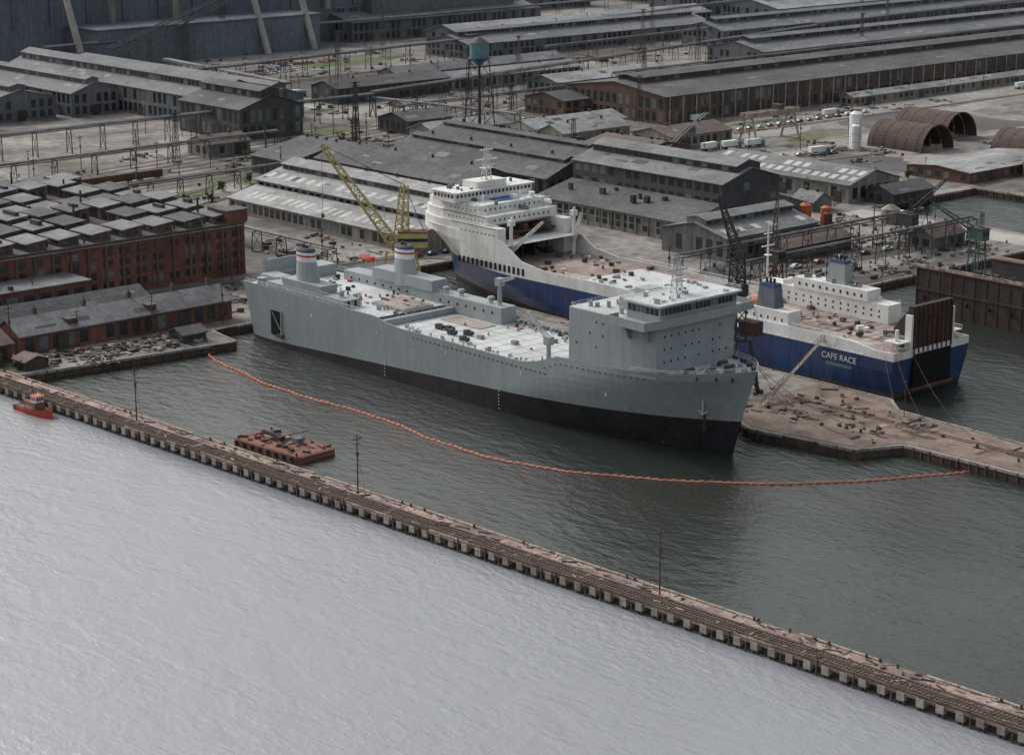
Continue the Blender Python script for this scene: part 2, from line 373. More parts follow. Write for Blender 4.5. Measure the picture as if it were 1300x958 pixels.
g.prism('wing_deck','house_grey',[(171,-21.5),(185,-21.5),(186,-14),(186,14),(185,21.5),(171,21.5)],35.2,36.2)
for a,b in (((171,-21.5),(185,-21.5)),((185,-21.5),(186,-14)),((186,-14),(186,14)),((186,14),(185,21.5)),((185,21.5),(171,21.5)),((171,-21.5),(171,-17)),((171,21.5),(171,17))):
    g.hexa('wing_bulwark','house_grey',[(a[0],a[1],36.2),(b[0],b[1],36.2),(b[0]-.25,b[1]*.99,36.2),(a[0]-.25,a[1]*.99,36.2),(a[0],a[1],37.6),(b[0],b[1],37.6),(b[0]-.25,b[1]*.99,37.6),(a[0]-.25,a[1]*.99,37.6)])
g.box('wheelhouse','house_grey',172,184.4,-15,15,36.2,40.8)
g.box('wheelhouse_roof','deck_light',171.4,185.4,-16.2,16.2,40.8,41.3)
g.wins('bridge_windows','glass_dark','x+',-14.8,14.8,184.4,38.3,40.2,20,.86,1,.95)
g.wins('bridge_windows','glass_dark','y-',172.3,184,-15,38.3,40.2,7,.82,1,.95)
g.box('chartroom','house_grey',163,172,-9,9,36.12,39.4)
g.box('lift_house','house_grey',156,161,4,10,36.12,39)
for y in (-19.5,19.5):
    for x in (175,181): g.hexa('wing_braces','house_grey',[(x,y*.82,31),(x+.6,y*.82,31),(x+.6,y*.9,31.2),(x,y*.9,31.2),(x,y*.85,35.2),(x+.6,y*.85,35.2),(x+.6,y,35.2),(x,y,35.2)])
for zz in (25.2,28.6,32.2):
    for y in [-12.2+i*2.7 for i in range(10)]:
        if R()<.6: g.poly('portholes','black',[(183.58,y-.28,zz-.25),(183.58,y+.28,zz-.25),(183.58,y+.28,zz+.3),(183.58,y-.28,zz+.3)])
for zz in (26.5,30,33.4):
    for x in [155+i*2.6 for i in range(6)]:
        if R()<.35: y=-(ghx(x,21.5)-.12)-.06; g.poly('portholes','black',[(x-.25,y,zz-.25),(x+.25,y,zz-.25),(x+.25,y,zz+.3),(x-.25,y,zz+.3)])
for zz in (24.4,27.6,30.8,34.0): g.box('seams','hull_grey',183.5,183.56,-ghx(183.5,21.5)+.2,ghx(183.5,21.5)-.2,zz,zz+.1)
g.lattice('radar_mast','house_grey',(176,0,41.3),(176,0,52),2.4,.8,5,.13)
g.box('radar_mast_arms','house_grey',175.8,176.2,-4,4,47.5,47.8); g.box('radar_mast_arms','house_grey',175.8,176.4,-2.2,2.2,50.8,51.2)
g.box('radar_scanner','white_paint',177,177.5,-2.2,2.2,45.3,45.8); g.box('radar_platform','house_grey',175,178,-1.5,1.5,44.6,44.8)
for y in (-6,6,-10,9): g.cyl('aerials','white_paint',180,y,41,46,.07,.04,4)
g.cyl('sat_dome','white_paint',169,-4,39.4,41.2,.9,.7,10); g.cyl('searchlights','white_paint',182,-8,41.3,42.2,.4,n=8)
for (x,y) in ((160,-10),(158,-3),(166,12),(161,13),(156,-13),(168,-13)): g.cyl('vents','house_grey',x,y,36.1,37.8,.6,n=8)
for i in range(14): g.rbox('monkey_island_gear','house_grey',U(172.5,184),U(-14,14),41.31,U(.4,1.6),U(.4,1.2),U(.4,1.2),U(0,3))
for i in range(10): g.rbox('house_top_gear','house_grey',U(154,171),U(-15,15),36.11,U(.5,2),U(.4,1.5),U(.4,1.5),U(0,3))
g.rail('railings','white_paint',[(170,-16.8,36.1),(152.4,-17,36.1),(152.4,17,36.1),(170,16.8,36.1)])
g.rail('railings','white_paint',[(185,-16,41.3),(185,16,41.3),(171.6,16,41.3),(171.6,-16,41.3),(185,-16,41.3)])
for i,z in enumerate((19,22.5,26,29.5)): g.box('house_galleries','deck_light',149+i*.6,151.95,-12,12,z,z+.2); g.rail('railings','white_paint',[(149+i*.6,-12,z+.2),(149+i*.6,12,z+.2)])
for (x,y) in ((188,-7),(188,6),(192,-3),(192.5,4),(196,0)):
    g.rod('windlass','metal_dark',(x,y-1.5,22.9),(x,y+1.5,22.9),.7,.7,10); g.box('windlass_base','hull_grey',x-1.1,x+1.1,y-1.4,y+1.4,22.02,22.7)
for s in (.9,.92,.94,.96,.975):
    for sg in (-1,1):
        x=gxa(24)+s*(gxb(24)-gxa(24)); y=sg*(gh(s,24)-1.4); g.cyl('bitts','metal_dark',x,y,22,23,.35,n=7); g.cyl('bitts','metal_dark',x+1.1,y,22,23,.35,n=7)
for i in range(26): g.rbox('bow_fittings','house_grey' ,U(186,197),U(-9,9),22.02,U(.4,1.6),U(.3,1),U(.3,1.1),U(0,3))
for i in range(10): x=U(186,197); y=U(-9,8); g.rod('mooring_rope','boom_white',(x,y,22.2),(x+U(-3,3),y+U(1,3),22.2),.2,.2,4)
g.cyl('jack_mast','house_grey',199,0,22,30,.16,.08,6)
bp=[]
for s in [.86+.01*i for i in range(14)]+[.995]:
    z=ztopg(s)+.03; bp.append((gxa(z)+s*(gxb(z)-gxa(z)),gh(s,z),z))
g.rail('railings','white_paint',[(x,-y,z) for x,y,z in bp],1.0,2.5,.07); g.rail('railings','white_paint',bp,1.0,2.5,.07)
def onhull(s,z): return (gxa(z)+s*(gxb(z)-gxa(z)),-gh(s,z),z)
ax,ay,az=onhull(.955,14)
g.rod('anchor','house_grey',(ax,ay-.6,az+2),(ax,ay-.9,az-2.2),.35,.35,6); g.rod('anchor','house_grey',(ax-1.6,ay-.5,az-1.4),(ax,ay-1,az-2.3),.35,.2,6); g.rod('anchor','house_grey',(ax,ay-1,az-2.3),(ax+1.5,ay-.3,az-1.2),.35,.2,6)
g.cyl('hawse_pipe','black',ax,ay+.2,az+1.8,az+3,.7,n=8)
g.hexa('rust_run','rust_dark',[(ax-.25,ay-.12,az-7),(ax+.25,ay-.12,az-7),(ax+.25,ay+.4,az-7),(ax-.25,ay+.4,az-7),(ax-.15,ay-.35,az-2.5),(ax+.15,ay-.35,az-2.5),(ax+.15,ay+.4,az-2.5),(ax-.15,ay+.4,az-2.5)])
for s in (.36,.62,.9):
    for k in range(7):
        z=.8+k*1.05; x,y,z=onhull(s,z); g.box('draught_marks','white_paint',x-.15,x+.2,y-.16,y-.05,z,z+.25)
for k in range(5): x,y,z=onhull(.18+.16*k,14.2); g.box('tug_marks','white_paint',x-.2,x+.2,y-.06,y-.02,z-1.4,z-.4)
for i in range(30):
    x=80+i*2; g.box('bulwark_stays','house_grey',x,x+.2,-17.2,-16.3,15.82,16.7); g.box('bulwark_stays','house_grey',x,x+.2,16.3,17.2,15.82,16.7)
g.rail('railings','white_paint',[(79,-17.2,16.85),(137,-17.2,16.85)]); g.rail('railings','white_paint',[(79,17.2,16.85),(137,17.2,16.85)])
g.rail('railings','white_paint',[(70,-17.3,18.65),(-2,-17.3,18.65),(-3,17.3,18.65),(70,17.3,18.65)])
g.rail('railings','white_paint',[(69.5,-17,17.85),(69.5,17,17.85)])
for k in range(30): x=84+k*2.0; g.box('freeing_ports','boot_black' ,x,x+.8,-17.56,-17.5,14.9,15.2)
for k in range(18): 
    x=142+k*2.2; z=ztopg((x+4)/209)-2.2; yy=-ghx(x,z); g.box('freeing_ports','boot_black',x,x+.6,yy-.08,yy+.2,z,z+.3)
def funnel(cx,cy):
    def oval(z,rx,ry,sh,part,mat,z2,rx2,ry2,sh2):
        n=18; A=[];B=[]
        for i in range(n):
            t=2*math.pi*i/n; A.append((cx+sh+math.cos(t)*rx,cy+math.sin(t)*ry,z)); B.append((cx+sh2+math.cos(t)*rx2,cy+math.sin(t)*ry2,z2))
        for i in range(n): j=(i+1)%n; g.poly(part,mat,[A[i],A[j],B[j],B[i]])
        g.poly(part,mat,B)
    oval(20.5,5.4,3.1,0,'funnel','house_grey',29.2,4.0,2.6,-.8)
    oval(29.2,4.0,2.6,-.8,'funnel_white_band','white_paint',30.7,3.9,2.55,-.9)
    oval(30.7,3.92,2.57,-.9,'funnel_red_band','red_paint',31.3,3.9,2.55,-1)
    oval(31.3,3.9,2.55,-1,'funnel_white_band','white_paint',32.2,3.85,2.5,-1.05)
    oval(32.2,3.87,2.52,-1.05,'funnel_blue_band','blue_paint',32.8,3.8,2.5,-1.1)
    oval(32.8,3.85,2.55,-1.1,'funnel_top','metal_dark',33.3,3.4,2.1,-1.2)
    for dx in (-1.2,.4): g.cyl('uptakes','metal_dark',cx-1+dx,cy,33.2,34.2,.5,n=8)
funnel(27,-13.2); funnel(44,13.2)
g.box('casing_near','house_grey',10,50,-17.1,-10.5,17.85,20.5); g.box('casing_near','house_grey',18,38,-16.8,-10.2,20.52,23)
g.box('casing_far','house_grey',14,92,11,17.1,15.95,21); g.box('casing_far','house_grey',30,60,10.4,16.6,21.02,24.5)
g.wins('casing_doors','black','x+',-16.4,-11,50,18.2,20.2,2,.3,1,.9); g.wins('casing_ports','black','y-',16,90,11,18,20,18,.18,1,.4,skip=.3)
g.rail('railings','white_paint',[(50,-10.7,20.5),(50,-16.8,20.5),(38,-16.8,20.5)]); g.rail('railings','white_paint',[(92,11.2,21),(60,11.2,21)])
for x,y,z in ((45,-14,20.5),(15,-14,20.5),(70,14,21),(84,14,21),(64,13,21)):
    g.cyl('vents','house_grey',x,y,z,z+1.6,.8,n=10); g.cyl('vents','house_grey',x,y,z+1.6,z+2.1,1.3,.9,10)
g.box('stern_house','house_grey',-1,8,-12,-6,17.82,20.6); g.box('stern_house','house_grey',-2,6,6,14,17.82,21.5)
g.box('stern_ramp','house_grey',-4.6,-4.1,-8,8,3,24); g.lattice('stern_ramp_frame','house_grey',(-3,-8.5,18),(-3,-8.5,25),1,1,3,.15); g.lattice('stern_ramp_frame','house_grey',(-3,8.5,18),(-3,8.5,25),1,1,3,.15)
g.cyl('stern_capstan','house_grey',4,-15,17.8,20.5,1.6,n=10)
g.box('hatch_coaming','house_grey',50,66,-6,6,17.82,18.7); g.box('hatch_cover','deck_tan',50.6,65.4,-5.4,5.4,18.71,18.85)
g.box('ramp_well','deck_tan',74,92,2,9,15.82,16.0)
g.lattice('portal','house_grey',(49,-10,17.9),(49,-10,22),.8,.8,3,.12)
g.box('side_door','black',12,17.5,-17.62,-17.45,3.5,11.5); g.box('side_door_frame','house_grey',17.6,18.0,-17.9,-17.4,3.2,11.9); g.box('side_door_panel','rust',16,19,-18.3,-17.7,3.2,4.2)
g.rod('side_gear','house_grey',(13,-17.8,11),(20,-19,5),.1,.1,4)
def lifeboat(o,x,y,z,L=7,mat='orange_paint'):
    n=8; st2=[]
    for i in range(n+1):
        f=i/n; w=1.3*math.sin(math.pi*(.08+.84*f))**.6; st2.append([(x-L/2+L*f,y-w,z+.9),(x-L/2+L*f,y-w*.6,z+.15),(x-L/2+L*f,y,z),(x-L/2+L*f,y+w*.6,z+.15),(x-L/2+L*f,y+w,z+.9),(x-L/2+L*f,y+w*.6,z+1.7),(x-L/2+L*f,y-w*.6,z+1.7)])
    for a,b in zip(st2[:-1],st2[1:]):
        for k in range(7): o.poly('lifeboat',mat,[a[k],b[k],b[(k+1)%7],a[(k+1)%7]])
    o.poly('lifeboat',mat,st2[0]); o.poly('lifeboat',mat,st2[-1])
    for dx in (-L*.35,L*.35): o.rod('davits','white_paint',(x+dx,y+1.5,z-1.5),(x+dx,y+1.4,z+2.6),.15,.15,5); o.rod('davits','white_paint',(x+dx,y+1.4,z+2.6),(x+dx,y-.4,z+2.8),.15,.15,5)
lifeboat(g,24,13,25.2,7,'red_paint')
def deckcrane(o,x,y,z,dx,dy,dz,mat='house_grey'):
    o.cyl('crane_post',mat,x,y,z,z+7,.8,.6,10); o.box('crane_cab',mat,x-1.2,x+1.2,y-1,y+1,z+6,z+8.4)
    o.lattice('crane_jib',mat,(x,y,z+7.5),(x+dx,y+dy,z+7.5+dz),1.1,.5,8,.14); o.rod('crane_wire','metal_dark',(x,y,z+9),(x+dx,y+dy,z+7.5+dz),.05,.05,3)
deckcrane(g,138,-12,15.8,-11,2,6)
deckcrane(g,88,14,21,10,-3,3)
for (x,y) in ((100,-6),(118,7),(112,-3)): g.box('deck_lockers','deck_tan',x,x+2,y,y+1.5,15.82,17)
cols=['metal_dark','deck_tan','rust','house_grey','house_grey','hull_grey','deck_tan','red_paint','house_grey','metal_dark']
for i in range(70):
    m=random.choice(cols); x=U(75,148); y=random.choice([U(-15.5,15.5),U(-16,-12),U(12,16)]); g.rbox('deck_gear_'+m,m,x,y,15.82,U(.3,1.3),U(.3,1.0),U(.3,1.2),U(0,3))
for i in range(70):
    m=random.choice(cols); x=U(0,68); y=U(-10,10); g.rbox('deck_gear_'+m,m,x,y,17.82,U(.3,1.7),U(.3,1.4),U(.3,1.6),U(0,3))
for x,y in ((82,-7),(86,-6.5),(90,-9),(94,-6),(99,-12),(124,10),(131,3)): g.box('deck_machinery','metal_dark',x,x+1.8,y,y+1.6,15.82,17.4); g.rod('deck_drums','metal_dark',(x+2.6,y,16.6),(x+2.6,y+1.6,16.6),.6,.6,9)
for i in range(12):
    for y in (-15.3,15.3): g.cyl('mushroom_vents','house_grey',80+i*5,y,15.82,17,.3,n=7); g.cyl('mushroom_vents','house_grey',80+i*5,y,17,17.35,.6,.4,7)
g.box('forward_lockers','house_grey',143,151,-14,-8,15.82,18.6); g.box('forward_lockers','house_grey',144,151,3,12,15.82,19.4)
for i in range(13):
    x=78+i*5.6; g.box('lashing_strips','deck_tan',x,x+.14,-15,15,15.81,15.85)
for yy in (-10,-3.5,3.5,10): g.box('lashing_strips_long','deck_tan',74,148,yy,yy+.12,15.855,15.87)
g.cyl('deck_post','house_grey',145,0,15.8,27,.45,.3,8); g.cyl('deck_post','house_grey',147,-6,15.8,24,.4,.3,8)
g.finish()

# ------------------------------------------------------------------ blue ship (stern toward viewer right)
c=Ob('roro_ship',(190,94,0),math.pi); c.smooth={'hull','upper_hull','boot_topping'}
CB=18
def ch(s,z):
    tz=clamp(z/22)**1.1; s0=.60+.29*tz; n=1.8+1.3*tz
    k=1-((s-s0)/(1-s0))**n if s>s0 else 1
    if s<.1: k*=1-.12*(1-clamp(z/9))*(1-s/.1)
    return max(CB*k,0)
cxa=lambda z:0-1.5*clamp(z/12); cxb=lambda z:216+9*clamp(z/24) if z>0 else 216
ztc=lambda s: pw(s*225,[(0,14.2),(12,14.2),(16,15.6),(152,15.6),(163,17),(172,23),(225,24.5)])
zw=lambda s: pw(s*225,[(0,11.8),(140,11.6),(172,11.2),(225,12.5)])
lv2=[lambda s:-3,lambda s:0.0,lambda s:1.6]+[(lambda f:(lambda s:1.6+f*(zw(s)-1.6)))(f) for f in (.3,.65,1)]+[(lambda f:(lambda s:zw(s)+f*(ztc(s)-zw(s))))(f) for f in (.35,.7,1)]
loft(c,stn,lv2,ch,cxa,cxb,ztc,lambda j,s:('boot_topping','rust_dark') if j<2 else (('hull','blue_hull') if j<5 else ('upper_hull','white_paint')))
deckstrip(c,'main_deck','deck_brown',[s for s in stn if s<.55],ch,cxa,cxb,14.0)
deckstrip(c,'fore_deck','deck_brown',[s for s in stn if .5<s<.9],ch,cxa,cxb,14.1)
deckstrip(c,'bow_deck','deck_light',[s for s in stn if .74<s<=1],ch,cxa,cxb,21.3)
c.box('white_deck','deck_light',84,134,-13.5,17,14.12,14.3)
sn=c.snap()
tp=lambda x:17.6 if x<192 else 17.6*(1-((x-192)/30)**2.3)
def tier(x0,x1,z0,z1,ins=0):
    xs=[x0+(x1-x0)*i/8 for i in range(9)]; pts=[(x,-(tp(x)-ins)) for x in xs]+[(x,(tp(x)-ins)) for x in reversed(xs)]
    c.prism('superstructure','white_paint',pts,z0,z1); return pts
tier(184,210,21.32,26.5)
c.box('superstructure','white_paint',164,184,14,17.9,14.2,26.5); c.box('superstructure','white_paint',164,184,-17.9,-14,14.2,26.5)
c.box('garage_back','metal_dark',178,178.3,-14,14,14.2,26); c.box('garage_roof','deck_brown',172,184,-14,14,25.6,26.45)
c.box('garage_deck','rust_dark',166,178,-13.9,13.9,19.8,20.2); c.box('garage_deck','rust',168,178,-13.9,13.9,23,23.3)
for y in (-9,-3,3,9): c.box('garage_pillars','metal_dark',167,167.5,y,y+.5,14.2,19.8)
for i in range(22): c.rbox('garage_cargo','rust',U(167,176),U(-12,12),random.choice([14.2,20.2,23.3]),U(1.5,4),U(1.5,3),U(1.2,2.6),U(0,.4))
tier(171,209,26.52,29.7,.8); tier(176,207,29.72,32.8,1.6)
c.box('wheelhouse','white_paint',186,198,-18.5,18.5,32.9,36.2); c.box('wheelhouse_roof','white_paint',185,199,-19,19,36.22,36.6)
c.box('top_house','white_paint',187,195,-7,7,36.62,39)
c.wins('bridge_windows','glass_dark','x-',-18,18,186,34.4,35.7,20,.6,1,.9); c.wins('bridge_windows','glass_dark','y+',186.5,197.5,18.5,34.4,35.7,6,.6,1,.9)
for z0,x0,x1,y in ((27.2,172,192,16.8),(30.3,177,192,16.0),(23.4,165,184,17.92),(20.2,165,184,17.92)):
    c.wins('portholes','black','y+',x0,x1,y,z0,z0+1.2,int((x1-x0)/2),.22,1,.55)
c.wins('portholes','black','x-',-14,14,171,27.4,28.8,12,.25,1,.6); c.wins('portholes','black','x-',-14,14,176,30.4,31.8,12,.25,1,.6)
for z,x0 in ((29.7,171.5),(26.5,164.5)): c.box('deck_edges','metal_dark',x0,x0+24,16.95 if z>27 else 17.92,17.0 if z>27 else 17.97,z-.25,z-.05)
for k in range(15): x=150+k*2.4; yy=ch(x/225,14.2); c.box('side_slots','black',x,x+1.1,yy+.02,yy+.12,12.2,14.6)
c.rail('railings','white_paint',[(171.3,-16.5,29.7),(171.3,16.5,29.7),(186,16.5,29.7)]); c.rail('railings','white_paint',[(176.3,-15.5,32.8),(176.3,15.5,32.8),(190,15.5,32.8)])
c.rail('railings','white_paint',[(164.3,17.3,26.5),(184,17.3,26.5)]); c.rail('railings','white_paint',[(164.3,-17.3,26.5),(172,-14,26.5),(172,14,26.5),(164.3,17.3,26.5)])
c.rail('railings','white_paint',[(185,-18.8,36.6),(185,18.8,36.6),(199,18.8,36.6)])
c.lattice('radar_mast','white_paint',(190,0,39),(190,0,50.5),2.6,1,5,.2); c.box('mast_arms','white_paint',189.7,190.3,-5,5,46,46.4); c.box('mast_arms','white_paint',189.7,190.3,-3,3,49.5,49.9); c.box('mast_platform','white_paint',188.5,191.5,-2,2,43,43.3); c.box('radar_scanner','white_paint',188.4,188.9,-2.6,2.6,44,44.5)
c.box('blue_awning','blue_paint',179,184,-6,4,32.9,33.2)
for y in (-15,15):
    c.cyl('kingpost','white_paint',160,y,14,31,.8,.5,10); c.box('kingpost_head','white_paint',159,161,y-1,y+1,28,30)
c.lattice('derrick','white_paint',(160,15,19),(146,13,31),1.2,.6,8,.16)
c.lattice('derrick','white_paint',(160,-15,19),(150,-9,31),1.2,.6,8,.16)
lifeboat(c,180,14.6,30.4,7,'white_paint'); lifeboat(c,176,-15.5,30.4,7,'orange_paint')
for i in range(44): c.rbox('upper_gear_'+('w' if i%3 else 'g'),'white_paint' if i%3 else 'siding_grey',U(172,205),U(-13,13),random.choice([29.7,32.8,26.5]),U(.6,2.5),U(.6,2),U(.6,1.8),U(0,3))
for i in range(10): c.rbox('roof_gear','siding_grey',U(186,198),U(-17,17),36.61,U(.5,1.5),U(.5,1.2),U(.5,1.4),U(0,3))
for x,y in ((181,-8),(183,8),(198,3),(198,-4)): c.cyl('vents','white_paint',x,y,32.8,35,.5,n=8)
c.shift(sn,9)
c.box('casing_far','white_paint',24,76,-17.3,-11,14.1,20); c.box('casing_far','white_paint',32,62,-17,-10.6,20.02,23.4)
c.box('casing_near','white_paint',40,62,11.5,17.3,14.1,19.4)
c.wins('casing_ports','black','y+',26,75,-11,15.2,18.6,16,.2,2,.4); c.wins('casing_ports','black','y+',33,61,-10.6,20.6,22.6,10,.25,1,.5); c.wins('casing_ports','black','y+',41,61,17.3,15.2,18.2,7,.2,1,.35)
c.rail('railings','white_paint',[(76,-11.2,20),(24,-11.2,20),(24,-17,20)]); c.rail('railings','white_paint',[(62,-10.8,23.4),(32,-10.8,23.4)])
for i in range(26): c.rbox('casing_gear_'+('w' if i%2 else 'g'),'white_paint' if i%2 else 'siding_grey',U(26,75),U(-16,-12),20.01 if i%2 else 23.41,U(.5,2.2),U(.5,1.5),U(.4,1.6),U(0,3)) if i%2 else c.rbox('casing_gear_g','siding_grey',U(33,61),U(-16,-12),23.41,U(.5,2.2),U(.5,1.5),U(.4,1.6),U(0,3))
for fx_,fy_,fz in ((46,-14,23.4),(50,14.4,19.4)):
    c.rbox('funnel_near' if fy_>0 else 'funnel','hull_grey' if fy_<0 else 'siding_blue',fx_,fy_,fz,7.5,4.2,6.5,0,.82); c.rbox('funnel_top','blue_hull',fx_,fy_,fz+6.51,6.3,3.6,1.0,0,.9)
    for d in (-1.5,0,1.5): c.cyl('uptakes','metal_dark',fx_+d,fy_,fz+7.5,fz+9,.45,n=7)
c.box('orange_tarp','orange_paint',54,58,12,16,19.41,21); 
c.cyl('signal_mast','white_paint',72,-9,14,40,.5,.25,8); c.box('mast_arms2','white_paint',71.8,72.2,-12,-6,32,32.3); c.box('mast_arms2','white_paint',71.8,72.2,-11,-7,36,36.3); c.box('mast_platform2','white_paint',71,73,-10,-8,29,29.2)
c.rod('mast_stays','metal_dark',(72,-9,39),(60,-16,20),.06,.06,3); c.rod('mast_stays','metal_dark',(72,-9,39),(86,-16,15),.06,.06,3)
c.box('stern_opening','black',-1.75,-1.55,-9,9,2.4,12.6); c.box('stern_opening_frame','rust',-2.2,-1.5,-10,10,1.7,2.4)
c.box('stern_ramp','rust_dark',-1.4,.4,-9.5,9.5,12.8,27); c.box('stern_ramp_edge','white_paint',-1.6,.8,9.5,10.3,12.4,24.5); c.box('stern_ramp_edge','white_paint',-1.6,.8,-10.3,-9.5,12.4,24.5)
for i in range(9): y=-8.8+i*2.2; c.box('ramp_ribs','rust',-1.9,-1.41,y-.15,y+.15,12.8,26.8)
for i in range(5): c.box('ramp_ribs','rust',.41,.8,-9.3,9.3,14+i*2.8,14.4+i*2.8)
c.box('ramp_house','rust_dark',.8,6,-9,9,14.02,19.5); c.hexa('ramp_house','rust_dark',[(.81,-9,19.51),(6,-9,19.51),(6,9,19.51),(.81,9,19.51),(.81,-9,25),(1.5,-9,25),(1.5,9,25),(.81,9,25)])
for y in (-12.5,12.5): c.cyl('stern_post','white_paint',2,y,14,20,.7,.6,8); c.box('stern_platform','white_paint',-1,5,y-2.5,y+2.5,16.4,16.7); c.rail('railings','white_paint',[(-1,y-2.5,16.7),(5,y-2.5,16.7),(5,y+2.5,16.7),(-1,y+2.5,16.7)])
c.cyl('vent_round','white_paint',6,-15.5,14,18,1.3,1.3,12)
c.rail('railings','white_paint',[(0,17.8,14.2),(-1,17.8,14.2),(-1,10.5,14.2)]); c.rail('railings','white_paint',[(16,17.8,15.65),(38,17.8,15.65)]); c.rail('railings','white_paint',[(64,17.8,15.65),(140,17.8,15.65)]); c.rail('railings','white_paint',[(16,-17.8,15.65),(140,-17.8,15.65)])
c.box('inner_bulwark','white_paint',8,70,17.2,17.5,14.02,15.5)
for i in range(130):
    m=random.choice(['deck_brown','rust','metal_dark','white_paint','deck_tan','deck_tan','metal_dark'])
    x=U(8,80) if R()<.4 else U(80,168); y=U(-12,12) if x<76 else U(-16,16); c.rbox('deck_gear_'+m,m,x,y,14.3,U(.4,2.4),U(.4,1.6),U(.3,1.4),U(0,3))
for i in range(10): x=U(10,50); c.rod('deck_hose','metal_dark',(x,U(-10,10),14.4),(x+U(-8,8),U(-10,10),14.4),.12,.12,4)
for x in (14,18,22,26,30,34,38,42,46,50): c.box('deck_seams','deck_tan',x,x+.2,-11,11,14.02,14.1)
for k in range(18): x=10+k*3.2; c.box('side_ledges','white_paint',x,x+2,18.02,18.2,11.9,12.15)
c.box('name_plate_panel','teal_paint',14,24,18.02,18.06,6.6,7.6); 
c.box('draft_stain','rust_dark',-1.6,30,18.0,18.03,1.2,1.9)
root=c.finish()
cu=bpy.data.curves.new('name_text','FONT'); cu.body='CAPE RACE'; cu.size=2.6; cu.extrude=.03; cu.align_x='CENTER'
t=bpy.data.objects.new('name_text',cu); sc.collection.objects.link(t); cu.materials.append(MATS['white_paint']); t.parent=root; t.location=(19,18.12,8.6); t.rotation_euler=(math.pi/2,0,math.pi)

# ------------------------------------------------------------------ oil boom
bpts=[(8,-36),(11.9,-42),(32.7,-46),(57.8,-49.3),(83.9,-48.5),(104.5,-47.3),(136.2,-50.5),(160.6,-49.1),(178.7,-43),(193.7,-34.7),(210.3,-22.5),(224.8,-8.4),(236.7,8.9),(246.9,28.6),(250,37)]
def cat(P,n=12):
    out=[]
    for i in range(len(P)-1):
        p0=Vector(P[max(0,i-1)]);p1=Vector(P[i]);p2=Vector(P[i+1]);p3=Vector(P[min(len(P)-1,i+2)])
        for k in range(n):
            t=k/n; out.append(.5*((2*p1)+(p2-p0)*t+(2*p0-5*p1+4*p2-p3)*t*t+(3*p1-p0-3*p2+p3)*t**3))
    out.append(Vector(P[-1])); return out
def resample(P,step):
    out=[P[0]];acc=0
    for a,b in zip(P[:-1],P[1:]):
        L=(b-a).length; d=step-acc
        while d<=L: out.append(a+(b-a)*(d/L)); d+=step
        acc=L-(d-step)
    return out
o=Ob('oil_boom'); P=resample(cat(bpts),2.3)
P=[p+Vector((0,.35*math.sin(i*.55)+.2*math.sin(i*1.7))) for i,p in enumerate(P)]
for i in range(len(P)-1):
    a=Vector((*P[i],.12));b=Vector((*P[i+1],.12)); m=a.lerp(b,.55)
    o.rod('floats','boom_orange',a,m,.36,.36,7); o.rod('skirt_links','boom_white' ,m,b,.13,.13,5)
o.finish()
# ------------------------------------------------------------------ work barge + boat
o=Ob('work_barge',(112,-86,0),math.radians(4))
o.prism('hull','rust_deck',[(-14,-6),(-12.5,-6.6),(12.5,-6.6),(14,-6),(14,6),(12.5,6.6),(-12.5,6.6),(-14,6)],-1,1.7)
o.box('deck','rust_deck',-13.2,13.2,-6.1,6.1,1.71,1.8)
for i in range(60):
    m=random.choice(['rust_deck','rust','rust','metal_dark','rust_deck','timber','concrete']); o.rbox('gear_'+m,m,U(-12.5,12),U(-5.5,5.5),1.8,U(.5,3),U(.3,1.2),U(.15,.8),U(0,3))
o.box('deckhouse','siding_blue',2,4.5,1,3.2,1.8,3.4); o.box('winch','metal_dark',-3,-.5,-1,1,1.8,3.4); o.rod('boom','metal_dark',(-2,0,3),(7,3,6),.2,.15,5); o.lattice('aframe','metal_dark',(-2,0,3.2),(-8,-1,3.8),1,.6,5,.12)
for sx in (-12.8,12.8):
    for sy in (-5.9,5.9): o.cyl('bitts','metal_dark',sx*.95,sy,1.8,2.6,.3,n=6)
for k in range(8): o.rod('tyre_fenders','tyre',(-12+k*3.3,-6.9,.8),(-12+k*3.3,-6.62,.8),.65,.65,10)
o.finish()
o=Ob('work_boat',(35,-117.5,0),math.radians(2))
def bw(f): return 2.7*math.sin(math.pi*min(1,.22+.78*f))**.55 if f>.36 else 2.7*(.8+.2*f/.36)
for i in range(10):
    f0=i/10;f1=(i+1)/10; x0=-8.5+17*f0;x1=-8.5+17*f1; a=bw(f0);b=max(.05,bw(f1)) ; s0=1.5+.9*f0*f0; s1=1.5+.9*f1*f1
    for sg in (-1,1): o.poly('hull','red_paint',[(x0,sg*a*.8,-.6),(x1,sg*b*.7,-.6),(x1,sg*b,s1),(x0,sg*a,s0)])
    o.poly('deck','rust',[(x0,-a+.1,s0-.3),(x1,-b+.1,s1-.3),(x1,b-.1,s1-.3),(x0,a-.1,s0-.3)])
o.poly('hull','red_paint',[(-8.5,-2.1,-.6),(-8.5,2.1,-.6),(-8.5,2.5,1.5),(-8.5,-2.5,1.5)])
o.box('cabin','rust_deck',-4,2,-1.6,1.6,1.4,3.6); o.box('wheelhouse','white_paint',-.5,2.2,-1.3,1.3,3.62,5.4); o.box('roof','orange_paint',-.8,2.5,-1.5,1.5,5.41,5.6)
o.wins('cabin_windows','glass_dark','y-',-.3,2,-1.3,4.1,5.1,3,.7,1,.9); o.wins('cabin_windows','glass_dark','x+',-1.2,1.2,2.2,4.1,5.1,3,.7,1,.9)
o.cyl('mast','metal_dark',-1.5,0,3.6,9,.1,n=5); o.cyl('stack','metal_dark',-3,0,3.6,5.4,.35,n=8); o.rail('railing','white_paint',[(-8,-2.3,1.5),(-4,-2.5,1.6),(2,-2.5,1.8)],.9,1.5,.04)
o.finish()

